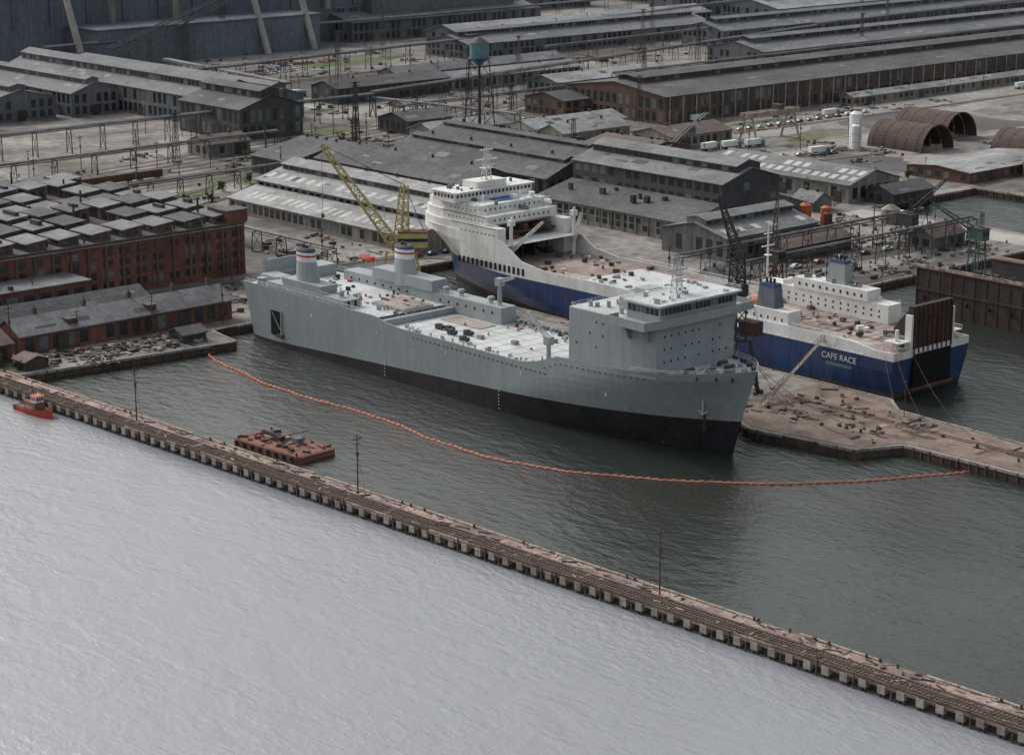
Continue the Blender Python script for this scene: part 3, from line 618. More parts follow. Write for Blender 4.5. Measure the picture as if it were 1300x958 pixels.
# ------------------------------------------------------------------ building helpers
def slab(o,x0,x1,y0,z0,y1,z1,mat,part='roof',t=.35):
    o.xprism(part,mat,x0,x1,[(y0,z0+.02),(y1,z1+.02),(y1,z1+t),(y0,z0+t)])
def gab(o,x0,x1,y0,y1,z0,ze,zr,wall,roof,ov=.7,wp='walls',rp='roof'):
    yc=(y0+y1)/2; k=(zr-ze)/(yc-y0)
    o.xprism(wp,wall,x0,x1,[(y0,z0),(y1,z0),(y1,ze),(yc,zr),(y0,ze)])
    slab(o,x0-ov,x1+ov,y0-ov,ze-k*ov,yc,zr,roof,rp); slab(o,x0-ov,x1+ov,y1+ov,ze-k*ov,yc,zr,roof,rp)
HAZED={'siding_dark':'hazed_wall','siding_grey':'hazed_wall','siding_blue':'hazed_wall','brick_brown':'hazed_wall_warm','siding_tan':'hazed_wall_warm','roof_dark':'hazed_roof_dark','roof_grey':'hazed_roof_dark','roof_light':'hazed_roof_light','roof_blue':'hazed_roof_dark','roof_brown':'hazed_roof_dark'}  # swaps distant sheds to the copies with haze in their colour
def shed(name,p0,p1,q0,q1,ze,zr,axis='x',wall='siding_grey',roof='roof_grey',mon=None,win=True,sky=0,vents=0,rot=0,z=G,bands=None,far=None):
    if axis=='x': L=(p1-p0)/2;W=(q1-q0)/2;r=0
    else: L=(q1-q0)/2;W=(p1-p0)/2;r=math.pi/2
    patchA,patchB='roof_grey','roof_dark'
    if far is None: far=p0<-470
    if far: wall=HAZED.get(wall,wall); roof=HAZED.get(roof,roof); patchA,patchB='hazed_roof_light','hazed_roof_dark'
    o=Ob(name,((p0+p1)/2,(q0+q1)/2,z),r+rot)
    gab(o,-L,L,-W,W,0,ze,zr,wall,roof)
    sl=(zr-ze)/W
    if mon:
        mw,mh=mon; zb=zr-sl*mw
        o.box('monitor_walls',wall,-L*.96,L*.96,-mw,mw,zb-.2,zb+mh)
        slab(o,-L*.97,L*.97,-mw-.6,zb+mh-.1,0,zb+mh+sl*mw,roof,'monitor_roof',.3); slab(o,-L*.97,L*.97,mw+.6,zb+mh-.1,0,zb+mh+sl*mw,roof,'monitor_roof',.3)
        o.xprism('monitor_walls',wall,-L*.96,L*.96,[(-mw,zb+mh+.0),(mw,zb+mh+.0),(0,zb+mh+sl*mw)])
        n=max(2,int(2*L/4)); o.wins('monitor_windows','glass_dark','y-',-L*.95,L*.95,-mw,zb+.4,zb+mh,n,.8,1,.7)
    if win:
        n=max(2,int(2*L/5)); bs=bands or ([(1.2,ze*.45),(ze*.55,ze-.6)] if ze>8 else [(1.2,ze-.8)])
        for a,b in bs:
            o.wins('windows','glass_dark','y-',-L+1,L-1,-W,a,b,n,.62,1,.9,skip=.1)
            m=max(1,int(2*W/5)); o.wins('windows','glass_dark','x+',-W+1,W-1,L,a,b,m,.6,1,.9,skip=.1); o.wins('windows','glass_dark','x-',-W+1,W-1,-L,a,b,m,.6,1,.9,skip=.1)
        k=-L+U(8,20)
        while k<L-6:
            o.box('doors','metal_dark' ,k,k+4,-W-.32,-W-.02,0,min(5,ze*.8)); k+=U(25,60)
        if W>6: o.box('end_doors','rust_dark',L+.02,L+.35,-2.5,2.5,0,min(6,ze*.8))
    for i in range(sky):
        x=-L+2*L*(i+.5)/sky; 
        for f0,f1 in ((.18,.42),(.55,.8)):
            if mon and (1-f1)*W<mon[0]: continue
            if R()<.2: continue
            y0=-W+W*f0;y1=-W+W*f1; e=.42
            o.poly('skylights','skylight',[(x-1.6,y0,ze+sl*(y0+W)+e),(x+1.6,y0,ze+sl*(y0+W)+e),(x+1.6,y1,ze+sl*(y1+W)+e),(x-1.6,y1,ze+sl*(y1+W)+e)])
    for i in range(vents):
        x=-L+2*L*(i+.5)/vents; zt=zr+.1 if not mon else zr+mon[1]+.1
        o.cyl('roof_vents','metal_dark',x,0,zt-.2,zt+1.3,.6,n=8); o.cyl('roof_vents','metal_dark',x,0,zt+1.3,zt+1.7,1.0,.3,8)
    for i in range(int(L/6)):
        x=U(-L,L-8); y0=U(-W*.92,-W*.5); y1=y0+U(1,4)*min(1,W/14); e=.37+.003*i; w=U(2,8)
        A=[(x,y0,ze+sl*(y0+W)+e),(x+w,y0,ze+sl*(y0+W)+e),(x+w,y1,ze+sl*(y1+W)+e),(x,y1,ze+sl*(y1+W)+e)]
        o.poly('roof_patches' if i%2 else 'roof_patches_dark',patchA if i%2 else patchB,A)
    return o
# B1 brick factory
o=Ob('brick_factory',(-137,-45,G))
def fx(p): return p+137
def fy(q): return q+45
o.box('walls','brick_red',fx(-200),fx(-75),fy(-160),fy(34),0,19)
o.box('roof','roof_dark',fx(-201),fx(-74.4),fy(-161),fy(34.6),19.01,19.6)
for i in range(15):
    q0=-158+i*12.8
    for k in range(7):
        p1=-77-k*17.4; p0=p1-13.5
        if R()<.06: continue
        zt=21.9+(k%3)*.9+U(-.2,.2); rm=('monitor_roof','roof_grey') if R()<.6 else ('monitor_roof_dark','roof_dark')
        o.box('monitor_walls','brick_brown',fx(p0),fx(p1),fy(q0+1),fy(q0+8.6),19.6,zt)
        o.hexa(rm[0],rm[1],[(fx(p0)-.5,fy(q0+.4),zt+.02),(fx(p1)+.5,fy(q0+.4),zt+.02),(fx(p1)+.5,fy(q0+9.2),zt+.9),(fx(p0)-.5,fy(q0+9.2),zt+.9),(fx(p0)-.5,fy(q0+.4),zt+.4),(fx(p1)+.5,fy(q0+.4),zt+.4),(fx(p1)+.5,fy(q0+9.2),zt+1.3),(fx(p0)-.5,fy(q0+9.2),zt+1.3)])
        o.wins('monitor_windows','glass_dark','y-',fx(p0)+.5,fx(p1)-.5,fy(q0+1),20,zt-.1,5,.75,1,.8); o.wins('monitor_windows','glass_dark','x+',fy(q0+1.5),fy(q0+8.2),fx(p1),20,zt-.1,2,.5,1,.6)
        for _ in range(2): o.cyl('roof_vents','metal_dark',fx(U(p0,p1)),fy(q0+10.8),19.6,21+U(0,2.5),.4,n=6)
        if R()<.5: o.rbox('roof_boxes','metal_dark',fx(U(p0,p1)),fy(q0+10.9),19.6,U(1,3),1.4,U(1,2))
        if R()<.5: o.rbox('ridge_vents','metal_dark',fx((p0+p1)/2),fy(q0+6),zt+1,U(3,9),1.6,U(.8,1.6))
for i in range(28):
    q=-158+i*7.0; o.box('pilasters','brick_brown',fx(-75)+.01,fx(-75)+.45,fy(q)-.5,fy(q)+.5,0,19.0)
o.wins('windows','glass_dark','x+',fy(-158),fy(34),fx(-75),2,17.5,28,.62,4,.62,skip=.05)
o.wins('windows','glass_dark','y-',fx(-199),fx(-76),fy(-160),2,17.5,24,.6,4,.6)
o.box('cornice','concrete',fx(-75)+.02,fx(-75)+.6,fy(-160),fy(34),18.2,18.6)
o.box('front_block_walls','brick_red',fx(-75)+.5,fx(-58),fy(-160),fy(-42),0,11); o.box('front_block_roof','roof_grey',fx(-75)+.6,fx(-57.5),fy(-160.5),fy(-41.5),11.01,11.4)
o.wins('front_windows','glass_dark','x+',fy(-158),fy(-43),fx(-58),1.5,10,18,.65,2,.65,skip=.05)
for i in range(12): o.rbox('front_roof_gear','metal_dark',fx(U(-73,-60)),fy(U(-150,-45)),11.4,U(1,3),U(1,2),U(.8,2))
o.box('end_tower','brick_red',fx(-82),fx(-74.2),fy(26),fy(35),19.6,24); o.box('end_tower_roof','roof_dark',fx(-82.4),fx(-73.8),fy(25.6),fy(35.4),24.01,24.4)
for i in range(12): o.cyl('stacks','metal_dark',fx(U(-190,-80)),fy(U(-150,30)),19.6,25+U(0,4),.4,.4,8)
o.finish()
o=shed('brick_warehouse',-33,-18,-92,-12,6.5,10.5,'y','brick_red','roof_grey',bands=[(1,5.6)])
for x in (-30,-12,5,22,36): o.box('chimneys','brick_brown',x,x+1.2,.8,2.2,9.5,12.8); o.cyl('pots','metal_dark',x+.6,1.5,12.8,13.6,.3,n=6)
for x in (-22,8): o.box('dormers','brick_brown',x,x+3,-6.5,-3,6.6,9); o.box('dormer_roof','roof_dark',x-.3,x+3.3,-6.8,-2.5,9.01,9.3)
o.finish()
shed('brick_boiler_house',-30,-14,-118,-97,6,9,'y','brick_red','roof_brown').finish()
shed('timber_hut',-6,2,-45,-36,3,4.6,'y','siding_dark','roof_dark').finish()
shed('timber_hut',-8,-1,-100,-92,2.8,4.2,'x','timber','roof_brown').finish()
shed('brick_annex',-55,-40,-90,-30,6,9.5,'y','brick_brown','roof_dark',bands=[(1,5)]).finish()
# B3
o=shed('machine_shop',-185,-62,118,156,12,17,'x','siding_grey','roof_light',mon=(7,2.6),sky=18,vents=6)
o.xprism('aisle_walls','siding_tan',-61,61,[(-34,0),(-19.2,0),(-19.2,9.5),(-34,6)])
slab(o,-61.7,61.7,-34.8,5.85,-19.1,9.55,'roof_light','aisle_roof')
o.wins('aisle_windows','glass_dark','y-',-60,60,-34,1.2,5.2,30,.7,1,.9,skip=.05); o.wins('clerestory','glass_pale','y-',-60,60,-19,10.2,11.8,30,.8,1,.95)
for i in range(24):
    x=-58+i*4.9
    if i%5: o.poly('aisle_skylights','skylight',[(x,-31,7.15),(x+2.6,-31,7.15),(x+2.6,-25,8.55),(x,-25,8.55)])
o.finish()
for (a,b,cq,d,h,rf) in ((-215,-112,172,203,12,'roof_dark'),(-205,-98,206,238,13,'roof_dark'),(-225,-120,241,275,13,'roof_dark'),(-262,-232,170,230,8,'roof_dark')):
    shed('workshop',a,b,cq,d,h,h+6,'x','siding_dark',rf,vents=4,sky=0,mon=(3,1.6) if h==13 else None).finish()
# B5
o=shed('fabrication_hall',-92,-6,216,250,21,26,'x','siding_dark','roof_grey',mon=(7,3),vents=0,bands=[(12,15),(17,20.4)],sky=0)
o.xprism('aisle_walls','siding_tan',-43,43,[(-38,0),(-17.2,0),(-17.2,13),(-38,8)]); slab(o,-43.6,43.6,-39,7.7,-17.1,13,'roof_dark','aisle_roof')
o.wins('aisle_windows','glass_dark','y-',-42,42,-38,1.5,7,22,.7,2,.8,skip=.04)
o.xprism('aisle2_walls','siding_grey',-43,43,[(17.2,0),(34,0),(34,8),(17.2,13)]); slab(o,-43.6,43.6,35,7.7,17.1,13,'roof_grey','aisle2_roof')
for i in range(12): x=-40+i*7; o.box('aisle_ribs','roof_grey',x,x+.4,-38.5,-38,0,8)
for i in range(8): o.rbox('aisle_roof_gear','metal_dark',U(-40,40),U(-30,-20),10.6,U(1,3),U(1,2),3)
o.finish()
o=shed('plate_shop',-4,30,180,232,9,13,'y','siding_grey','roof_grey',mon=(5,2.4),bands=[(1.5,8)],sky=6); o.finish()
shed('plate_annex',31,44,196,236,5,7.5,'y','brick_brown','roof_brown').finish()
shed('storehouse',-104,-20,312,346,8,13,'x','siding_tan','roof_grey',sky=16,bands=[(1.5,7)]).finish()
shed('storehouse',-19,-4,322,350,5,8,'y','siding_dark','roof_dark').finish()
# B7
o=shed('assembly_shed',-318,-240,425,1010,15,20,'y','brick_brown','roof_dark',mon=(9,3),bands=[(1.5,6.5),(8,14)],vents=0,far=False)
for i in range(56):
    x=-290+i*10.4; o.box('pilasters','concrete',x,x+.9,-39.5,-39.02,0,14.8)
o.finish()
shed('assembly_annex',-232,-222,560,800,5,7,'y','siding_tan','roof_light').finish()
def quonset(p,q,r,L):
    o=Ob('quonset_hut',(p,q,G)); n=18
    A=[(math.cos(math.pi*i/n)*r,math.sin(math.pi*i/n)*r*1.0) for i in range(n+1)]
    for i in range(n):
        for k in range(10):
            x0=-L+L*k/10;x1=x0+L/10; e=.0 if k%2 else .12
            o.poly('shell','quonset_rust' ,[(x0,A[i][0]*(1+e/r),A[i][1]*(1+e/r)),(x1,A[i][0]*(1+e/r),A[i][1]*(1+e/r)),(x1,A[i+1][0]*(1+e/r),A[i+1][1]*(1+e/r)),(x0,A[i+1][0]*(1+e/r),A[i+1][1]*(1+e/r))])
        o.hexa('front_arch','quonset_rust',[(-.2,A[i][0],A[i][1]),(.5,A[i][0],A[i][1]),(.5,A[i+1][0],A[i+1][1]),(-.2,A[i+1][0],A[i+1][1]),(-.2,A[i][0]*1.05,A[i][1]*1.05),(.5,A[i][0]*1.05,A[i][1]*1.05),(.5,A[i+1][0]*1.05,A[i+1][1]*1.05),(-.2,A[i+1][0]*1.05,A[i+1][1]*1.05)])
    o.poly('back_wall','metal_dark',[(-L,a,b) for a,b in A])
    for i in range(6): o.rbox('stored_goods','deck_tan',-U(2,8),U(-r*.6,r*.6),0,3,2,U(1,3),U(0,1))
    o.finish()
quonset(-88,462,12.5,34); quonset(-106,505,13,34); quonset(-29,484,12.5,34)
shed('dock_shed',-52,-16,392,462,5,6.5,'y','rust','roof_light').finish()
shed('dock_shed',-14,20,430,520,6,7.5,'y','siding_tan','roof_brown').finish()
for (a,b,q0,q1,h,ax_,w,rf) in ((-232,-214,325,372,8,'y','siding_tan','roof_light'),(-262,-240,330,395,7,'y','concrete_lit','roof_light'),(-250,-232,300,318,6,'x','brick_brown','roof_brown'),
   (-292,-272,290,350,6,'y','siding_tan','roof_light'),(-330,-298,405,478,9,'y','brick_brown','roof_dark'),(-190,-150,315,350,7,'x','brick_brown','roof_brown'),(-205,-178,365,410,6,'y','siding_tan','roof_brown'),
   (-150,-128,300,332,6,'x','siding_grey','roof_dark'),(-330,-305,300,330,7,'y','siding_dark','roof_dark'),(-448,-424,345,430,9,'y','siding_dark','roof_dark'),(-446,-426,434,540,7,'y','siding_tan','roof_light'),
   (-400,-372,470,600,7,'y','siding_grey','roof_light'),(-480,-462,420,560,8,'y','siding_grey','roof_dark'),(-64,-50,262,282,5,'x','siding_tan','roof_brown'),(-30,-18,286,298,4,'x','siding_grey','roof_grey'),(56,68,256,276,5,'y','siding_grey','roof_brown'),(52,62,140,156,4,'y','siding_tan','roof_grey'),
   (-240,-222,-30,0,5,'y','siding_dark','roof_dark'),(-330,-312,180,205,6,'y','siding_tan','roof_brown'),(-505,-490,300,335,7,'y','siding_dark','roof_dark')):
    shed('outbuilding',a,b,q0,q1,h,h+3.5,ax_,w,rf,vents=2).finish()
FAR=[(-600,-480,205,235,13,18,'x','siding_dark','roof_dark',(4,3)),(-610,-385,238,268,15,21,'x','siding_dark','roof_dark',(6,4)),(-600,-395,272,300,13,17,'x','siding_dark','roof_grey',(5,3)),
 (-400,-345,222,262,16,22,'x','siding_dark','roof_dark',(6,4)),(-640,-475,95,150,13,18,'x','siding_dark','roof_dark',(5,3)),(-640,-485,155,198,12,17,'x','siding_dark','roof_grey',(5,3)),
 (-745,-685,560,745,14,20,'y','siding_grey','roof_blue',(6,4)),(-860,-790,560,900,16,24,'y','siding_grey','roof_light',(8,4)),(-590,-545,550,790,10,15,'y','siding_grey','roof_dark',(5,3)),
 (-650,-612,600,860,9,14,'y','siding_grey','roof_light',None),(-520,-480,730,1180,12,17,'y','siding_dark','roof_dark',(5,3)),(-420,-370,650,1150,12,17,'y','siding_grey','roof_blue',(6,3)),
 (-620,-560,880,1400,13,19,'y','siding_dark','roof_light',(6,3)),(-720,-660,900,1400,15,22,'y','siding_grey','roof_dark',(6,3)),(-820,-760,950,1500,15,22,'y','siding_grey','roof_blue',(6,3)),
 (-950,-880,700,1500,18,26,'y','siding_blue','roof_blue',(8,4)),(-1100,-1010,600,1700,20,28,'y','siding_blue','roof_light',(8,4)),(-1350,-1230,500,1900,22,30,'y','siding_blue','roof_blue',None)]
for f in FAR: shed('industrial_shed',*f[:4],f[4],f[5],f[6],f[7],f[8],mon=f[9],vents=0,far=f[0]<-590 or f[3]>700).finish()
o=Ob('rolling_mill',(-760,400,G))  # mill colours kept lighter in place of distance haze
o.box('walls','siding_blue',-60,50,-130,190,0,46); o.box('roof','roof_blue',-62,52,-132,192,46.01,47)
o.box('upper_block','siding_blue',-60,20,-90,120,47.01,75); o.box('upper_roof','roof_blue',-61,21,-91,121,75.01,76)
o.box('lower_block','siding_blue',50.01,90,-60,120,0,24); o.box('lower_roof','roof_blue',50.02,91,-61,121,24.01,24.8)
o.box('side_block','hazed_wall',-60,60,190.1,330,0,30); o.box('side_roof','roof_blue',-61,61,190.2,331,30.01,31)
o.wins('windows','glass_pale','x+',-128,188,50,28,42,40,.6,2,.4,skip=.4); o.wins('windows','glass_dark','x+',-58,118,90,4,20,26,.6,2,.4,skip=.2); o.wins('windows','glass_dark','x+',195,325,60,5,26,20,.6,2,.4,skip=.2)
for y in (-75,70,110): o.rod('ducts','concrete_lit',(97,y,0),(72,y-5,78),2.4,1.9,10)
for y in (-30,20,150): o.cyl('stacks','siding_tan',60,y,24,88,2.2,1.8,12)
for i in range(12): o.box('ribs','roof_blue',50.02,51.2,-128+i*28,-126+i*28,24.9,45.8)
o.finish()
o=Ob('coal_conveyor',(0,0,G)); 
o.lattice('gallery','hazed_metal',(-640,330,14),(-690,480,45),5,5,14,.4)
for k in range(5): f=k/4; x=-640-50*f;y=330+150*f; o.lattice('trestle','hazed_metal',(x,y,0),(x,y,12+30*f),4,2,4,.3)
o.finish()
# water tower
o=Ob('water_tower',(-246,298,G)); H=44
for sx in (-1,1):
    for sy in (-1,1): o.rod('legs','metal_dark',(sx*6,sy*6,0),(sx*3.4,sy*3.4,H),.35,.3,6)
for k in range(5):
    z=H*k/5; z2=H*(k+1)/5; w=6-2.6*k/5; w2=6-2.6*(k+1)/5
    for (a,b) in (((-1,-1),(1,-1)),((1,-1),(1,1)),((1,1),(-1,1)),((-1,1),(-1,-1))):
        o.rod('braces','metal_dark',(a[0]*w,a[1]*w,z),(b[0]*w2,b[1]*w2,z2),.12,.12,4); o.rod('braces','metal_dark',(b[0]*w,b[1]*w,z),(a[0]*w2,a[1]*w2,z2),.12,.12,4); o.rod('struts','metal_dark',(a[0]*w2,a[1]*w2,z2),(b[0]*w2,b[1]*w2,z2),.15,.15,4)
o.cyl('tank_bottom','teal_paint',0,0,H-2.5,H+1,1.2,4.8,20); o.cyl('tank','teal_paint',0,0,H+1,H+8.5,4.8,4.8,20); o.cyl('tank_roof','metal_dark',0,0,H+8.51,H+11.5,5.2,.3,20)
o.cyl('riser','metal_dark',0,0,0,H-2.4,.5,n=8); o.cyl('balcony','metal_dark',0,0,H+.8,H+1.1,5.9,5.9,20); o.finish()
def rack(name,a,b,h,n,pipes=3,mt='metal_dark'):
    o=Ob(name,(a[0],a[1],G)); A=Vector((0,0,0));B=Vector((b[0]-a[0],b[1]-a[1],0)); d=(B-A).normalized(); nn=Vector((-d.y,d.x,0))
    for i in range(pipes):
        off=nn*((i-(pipes-1)/2)*1.6); o.rod('pipes','roof_grey',A+off+Vector((0,0,h+.8)),B+off+Vector((0,0,h+.8)),.5,.5,8)
    o.rod('bearers',mt,A+nn*2.2+Vector((0,0,h)),B+nn*2.2+Vector((0,0,h)),.22,.22,4); o.rod('bearers',mt,A-nn*2.2+Vector((0,0,h)),B-nn*2.2+Vector((0,0,h)),.22,.22,4)
    for i in range(n+1):
        p=A.lerp(B,i/n); 
        for sg in (-1,1): o.rod('trestles',mt,p+nn*2.6*sg,p+nn*2*sg+Vector((0,0,h)),.25,.25,4)
        o.rod('trestles',mt,p+nn*2.3,p-nn*2.2+Vector((0,0,h)),.13,.13,4); o.rod('trestles',mt,p-nn*2.3,p+nn*2.2+Vector((0,0,h)),.13,.13,4); o.rod('trestles',mt,p-nn*2.3+Vector((0,0,h)),p+nn*2.3+Vector((0,0,h)),.2,.2,4)
    o.finish()
rack('pipe_rack',(-369,60),(-372,330),12,14); rack('pipe_rack',(-372,330),(-455,800),13,24); rack('pipe_rack',(-455,800),(-480,1150),14,16,mt='hazed_metal')
rack('pipe_rack',(-340,320),(-352,640),9,18,2); rack('pipe_rack',(-530,300),(-560,560),12,14,4,'hazed_metal'); rack('pipe_rack',(-225,60),(-230,170),8,7,2); rack('pipe_rack',(-670,300),(-690,900),16,22,4,'hazed_metal'); rack('pipe_rack',(-560,560),(-700,1300),14,30,3,'hazed_metal')
rack('pipe_rack',(-372,330),(-270,345),10,7,2); rack('pipe_rack',(-205,64),(-62,64),7,9,2); rack('pipe_rack',(-450,330),(-600,345),11,9,3,'hazed_metal'); rack('pipe_rack',(-335,480),(-345,1000),15,26,2); rack('pipe_rack',(-120,292),(-215,430),8,9,2); rack('pipe_rack',(-480,560),(-530,1200),13,26,2,'hazed_metal'); rack('crane_runway',(48,135),(48,275),11,10,1); rack('crane_runway',(72,135),(72,275),11,10,1); rack('pipe_rack',(-300,-60),(-310,220),9,13,2)
for p,q,h in ((-300,262,30),(-330,240,26),(-395,420,30),(-255,420,26),(-470,640,34),(-520,420,30),(-520,700,34),(-600,520,36),(-470,900,34),(-560,980,36),(-180,300,22),(-310,160,24),(-285,250,34),(-640,700,36),(-380,760,30),(-350,520,26),(-400,620,30),(-440,500,28),(-280,350,24)):
    o=Ob('lattice_tower',(p,q,G)); o.lattice('mast','metal_dark' if p>-420 else 'hazed_metal',(0,0,0),(0,0,h),3.0,1,8,.18); o.box('arms','metal_dark',-.2,.2,-3,3,h-1,h-.6); o.finish()
# yellow dock crane
o=Ob('dock_crane',(-4,50,G))
for sx in (-1,1):
    for sy in (-1,1): o.rod('portal_legs','yellow_paint',(sx*6,sy*6,0),(sx*3.4,sy*3.4,17),.6,.5,6); o.box('bogies','metal_dark',sx*6-1.6,sx*6+1.6,sy*6-.5,sy*6+.5,0,1.2)
for z in (9,16.8):
    w=6-2.6*z/17
    for a,b in (((-w,-w),(w,-w)),((w,-w),(w,w)),((w,w),(-w,w)),((-w,w),(-w,-w))): o.rod('portal_braces','yellow_paint',(*a,z),(*b,z),.35,.35,5)
for a,b in (((-6,-6,0),(4.8,-4.8,9)),((6,-6,0),(-4.8,-4.8,9)),((6,-6,0),(4.8,4.8,9)),((6,6,0),(4.8,-4.8,9))): o.rod('portal_braces','yellow_paint',a,b,.22,.22,4)
o.cyl('slew_ring','metal_dark',0,0,17,18.6,3,n=16)
o.rbox('machinery_house','yellow_paint',3,3,18.6,10,6,5,math.radians(48)); o.rbox('house_windows','glass_dark',3,3,20.6,10.15,6.15,1.2,math.radians(48)); o.rbox('house_roof','rust',3,3,23.61,10.4,6.4,.4,math.radians(48))
o.lattice('a_frame','yellow_paint',(0,0,18.6),(1,1,40),4,1.8,7,.32)
o.lattice('jib','yellow_paint',(-2,-2,20),(-18,-20,54),3.4,1.3,14,.3)
o.rod('luffing_ropes','metal_dark',(1,1,40),(-18,-20,54),.12,.12,4); o.rod('luffing_ropes','metal_dark',(1,1,40),(6,6,23),.15,.15,4); o.rod('hoist_rope','metal_dark',(-18,-20,54),(-18,-20,30),.08,.08,3); o.box('hook','metal_dark',-18.4,-17.6,-20.4,-19.6,28.5,30)
o.finish()
o=Ob('tower_crane',(160,42,G))
for sx in (-1,1):
    for sy in (-1,1): o.rod('portal_legs','metal_dark',(sx*5,sy*5,0),(sx*3,sy*3,16),.65,.55,6); o.box('bogies','metal_dark',sx*5-1.5,sx*5+1.5,sy*5-.5,sy*5+.5,0,1.1)
for z in (5,10,15.8):
    w=5-2*z/16
    for a,b in (((-w,-w),(w,-w)),((w,-w),(w,w)),((w,w),(-w,w)),((-w,w),(-w,-w))): o.rod('portal_braces','metal_dark',(*a,z),(*b,z),.3,.3,4)
for a,b in (((-5,-5,0),(3,-3,15)),((5,-5,0),(-3,-3,15)),((5,-5,0),(3,3,15)),((5,5,0),(3,-3,15))): o.rod('portal_braces','metal_dark',a,b,.25,.25,4)
o.lattice('mast','metal_dark',(0,0,16),(0,0,42),4.4,2.8,9,.34); o.box('operator_cab','metal_dark',-2.4,2.4,-2.4,2.4,29,32.5); o.box('counter_house','rust_dark',1,7,0,4,18,22); o.lattice('jib','metal_dark',(0,0,42),(-5,-3,58),2.6,.9,7,.28)
o.rod('stay_rope','metal_dark',(-5,-3,58),(6,3,22),.09,.09,3); o.finish()
o=Ob('floating_dry_dock',(122,176,0))
o.box('pontoon','rust_dark',0,240,0,48,-1,3); o.box('wing_wall','rust_dark',0,240,0,5,3.01,15.5); o.box('far_wing_wall','metal_dark',0,240,43,48,3.01,12.5)
o.box('wall_top','rust',-.3,240,-.4,5.4,15.51,15.8); o.box('wall_top','rust',-.3,240,42.6,48.4,12.51,12.8)
for i in range(50): o.box('ribs','metal_dark',i*4.8,i*4.8+.4,-.25,-.01,.5,15.4)
o.box('rubbing_strake','metal_dark',0,240,-.5,-.26,8.2,8.7); o.rail('railings','white_paint',[(0,-.2,15.8),(240,-.2,15.8)]); o.rail('railings','white_paint',[(0,43,12.8),(240,43,12.8)])
for i in range(14): o.box('keel_blocks','timber',10+i*14,14+i*14,20,27,3.01,5)
o.box('dock_house','siding_tan',20,28,43.5,47.5,12.82,16)
for i in range(60): o.rbox('wall_gear','metal_dark',U(2,150),U(.5,4.5),15.8,U(.5,3),U(.4,1.5),U(.5,2))
for i in range(8): o.cyl('tyre_fenders','tyre',4+i*9,-.7,5,6.4,.5,n=8)
o.finish()
def derrick(name,p,q,z,mat,h,dx,dy,dz):
    o=Ob(name,(p,q,z))
    for sx in (-1,1):
        for sy in (-1,1): o.rod('legs',mat,(sx*2.6,sy*2.6,0),(sx*1.8,sy*1.8,h),.3,.3,5)
    for a,b in (((-2.6,-2.6,0),(1.8,-1.8,h)),((2.6,-2.6,0),(-1.8,-1.8,h)),((2.6,-2.6,0),(1.8,1.8,h)),((2.6,2.6,0),(1.8,-1.8,h))): o.rod('braces',mat,a,b,.16,.16,4)
    o.box('cab',mat,-3,3.4,-2,2,h,h+4); o.box('cab_roof','metal_dark',-3.2,3.6,-2.2,2.2,h+4.01,h+4.3); o.box('cab_windows','glass_dark',3.41,3.5,-1.6,1.6,h+1.6,h+3.2)
    o.lattice('jib',mat,(-1,0,h+3),(dx,dy,h+dz),1.8,.7,9,.18); o.lattice('mast',mat,(1,0,h+4),(1.5,0,h+10),1.5,.8,3,.14); o.rod('rope','metal_dark',(1.5,0,h+10),(dx,dy,h+dz),.08,.08,3); o.finish()
derrick('dock_wall_crane',132,196,3,'green_paint',21,-14,-8,12)
derrick('quay_crane',80,150,G,'metal_dark',12,-8,10,22); derrick('quay_crane',60,250,G,'metal_dark',10,10,10,18); derrick('quay_crane',150,300,G,'green_paint',12,-14,0,16)
o=Ob('gantry_crane',(-165,424,G))
for sy in (-16,16):
    for sx in (-4,4): o.rod('legs','timber_pale',(sx*1.6,sy,0),(sx*.5,sy,14),.6,.6,6)
    o.rod('ties','timber_pale',(-6,sy,.8),(6,sy,.8),.5,.5,5); o.rod('ties','timber_pale',(-4,sy,7),(4,sy,7),.35,.35,5)
for sx in (-2,2): o.box('girders','timber_pale',sx-.6,sx+.6,-20,20,14,16)
o.box('trolley','metal_dark',-2.5,2.5,4,8,16.01,18.5); o.rail('walkway_rail','timber_pale',[(3,-20,16),(3,20,16)]); o.rod('rope','metal_dark',(0,6,16),(0,6,6),.1,.1,4); o.finish()
def tank(name,p,q,r,h,mat):
    o=Ob(name,(p,q,G)); o.cyl('shell',mat,0,0,0,h,r,r,16); o.cyl('dome',mat,0,0,h+.01,h+r*.4,r,r*.35,16); o.rod('ladder','metal_dark',(r+.1,-.2,0),(r+.1,-.2,h),.08,.08,3); o.cyl('manhole','metal_dark',0,0,h+r*.4,h+r*.4+.5,.4,n=8)
    for z in (h*.33,h*.66): o.cyl('bands','metal_dark',0,0,z,z+.15,r+.06,r+.06,16)
    o.finish()
tank('storage_silo',-122,440,3.2,17,'white_paint'); tank('storage_silo',-117,434,2.3,12,'white_paint')
tank('orange_tank',-2,262,2.6,8,'orange_paint'); tank('orange_tank',4,268,2.2,7,'orange_paint'); tank('orange_tank',10,262,2,6,'rust')
for p,q in ((-70,290),(-62,286),(20,290),(-300,520),(-290,530)): tank('storage_tank',p,q,4,6,'siding_tan')
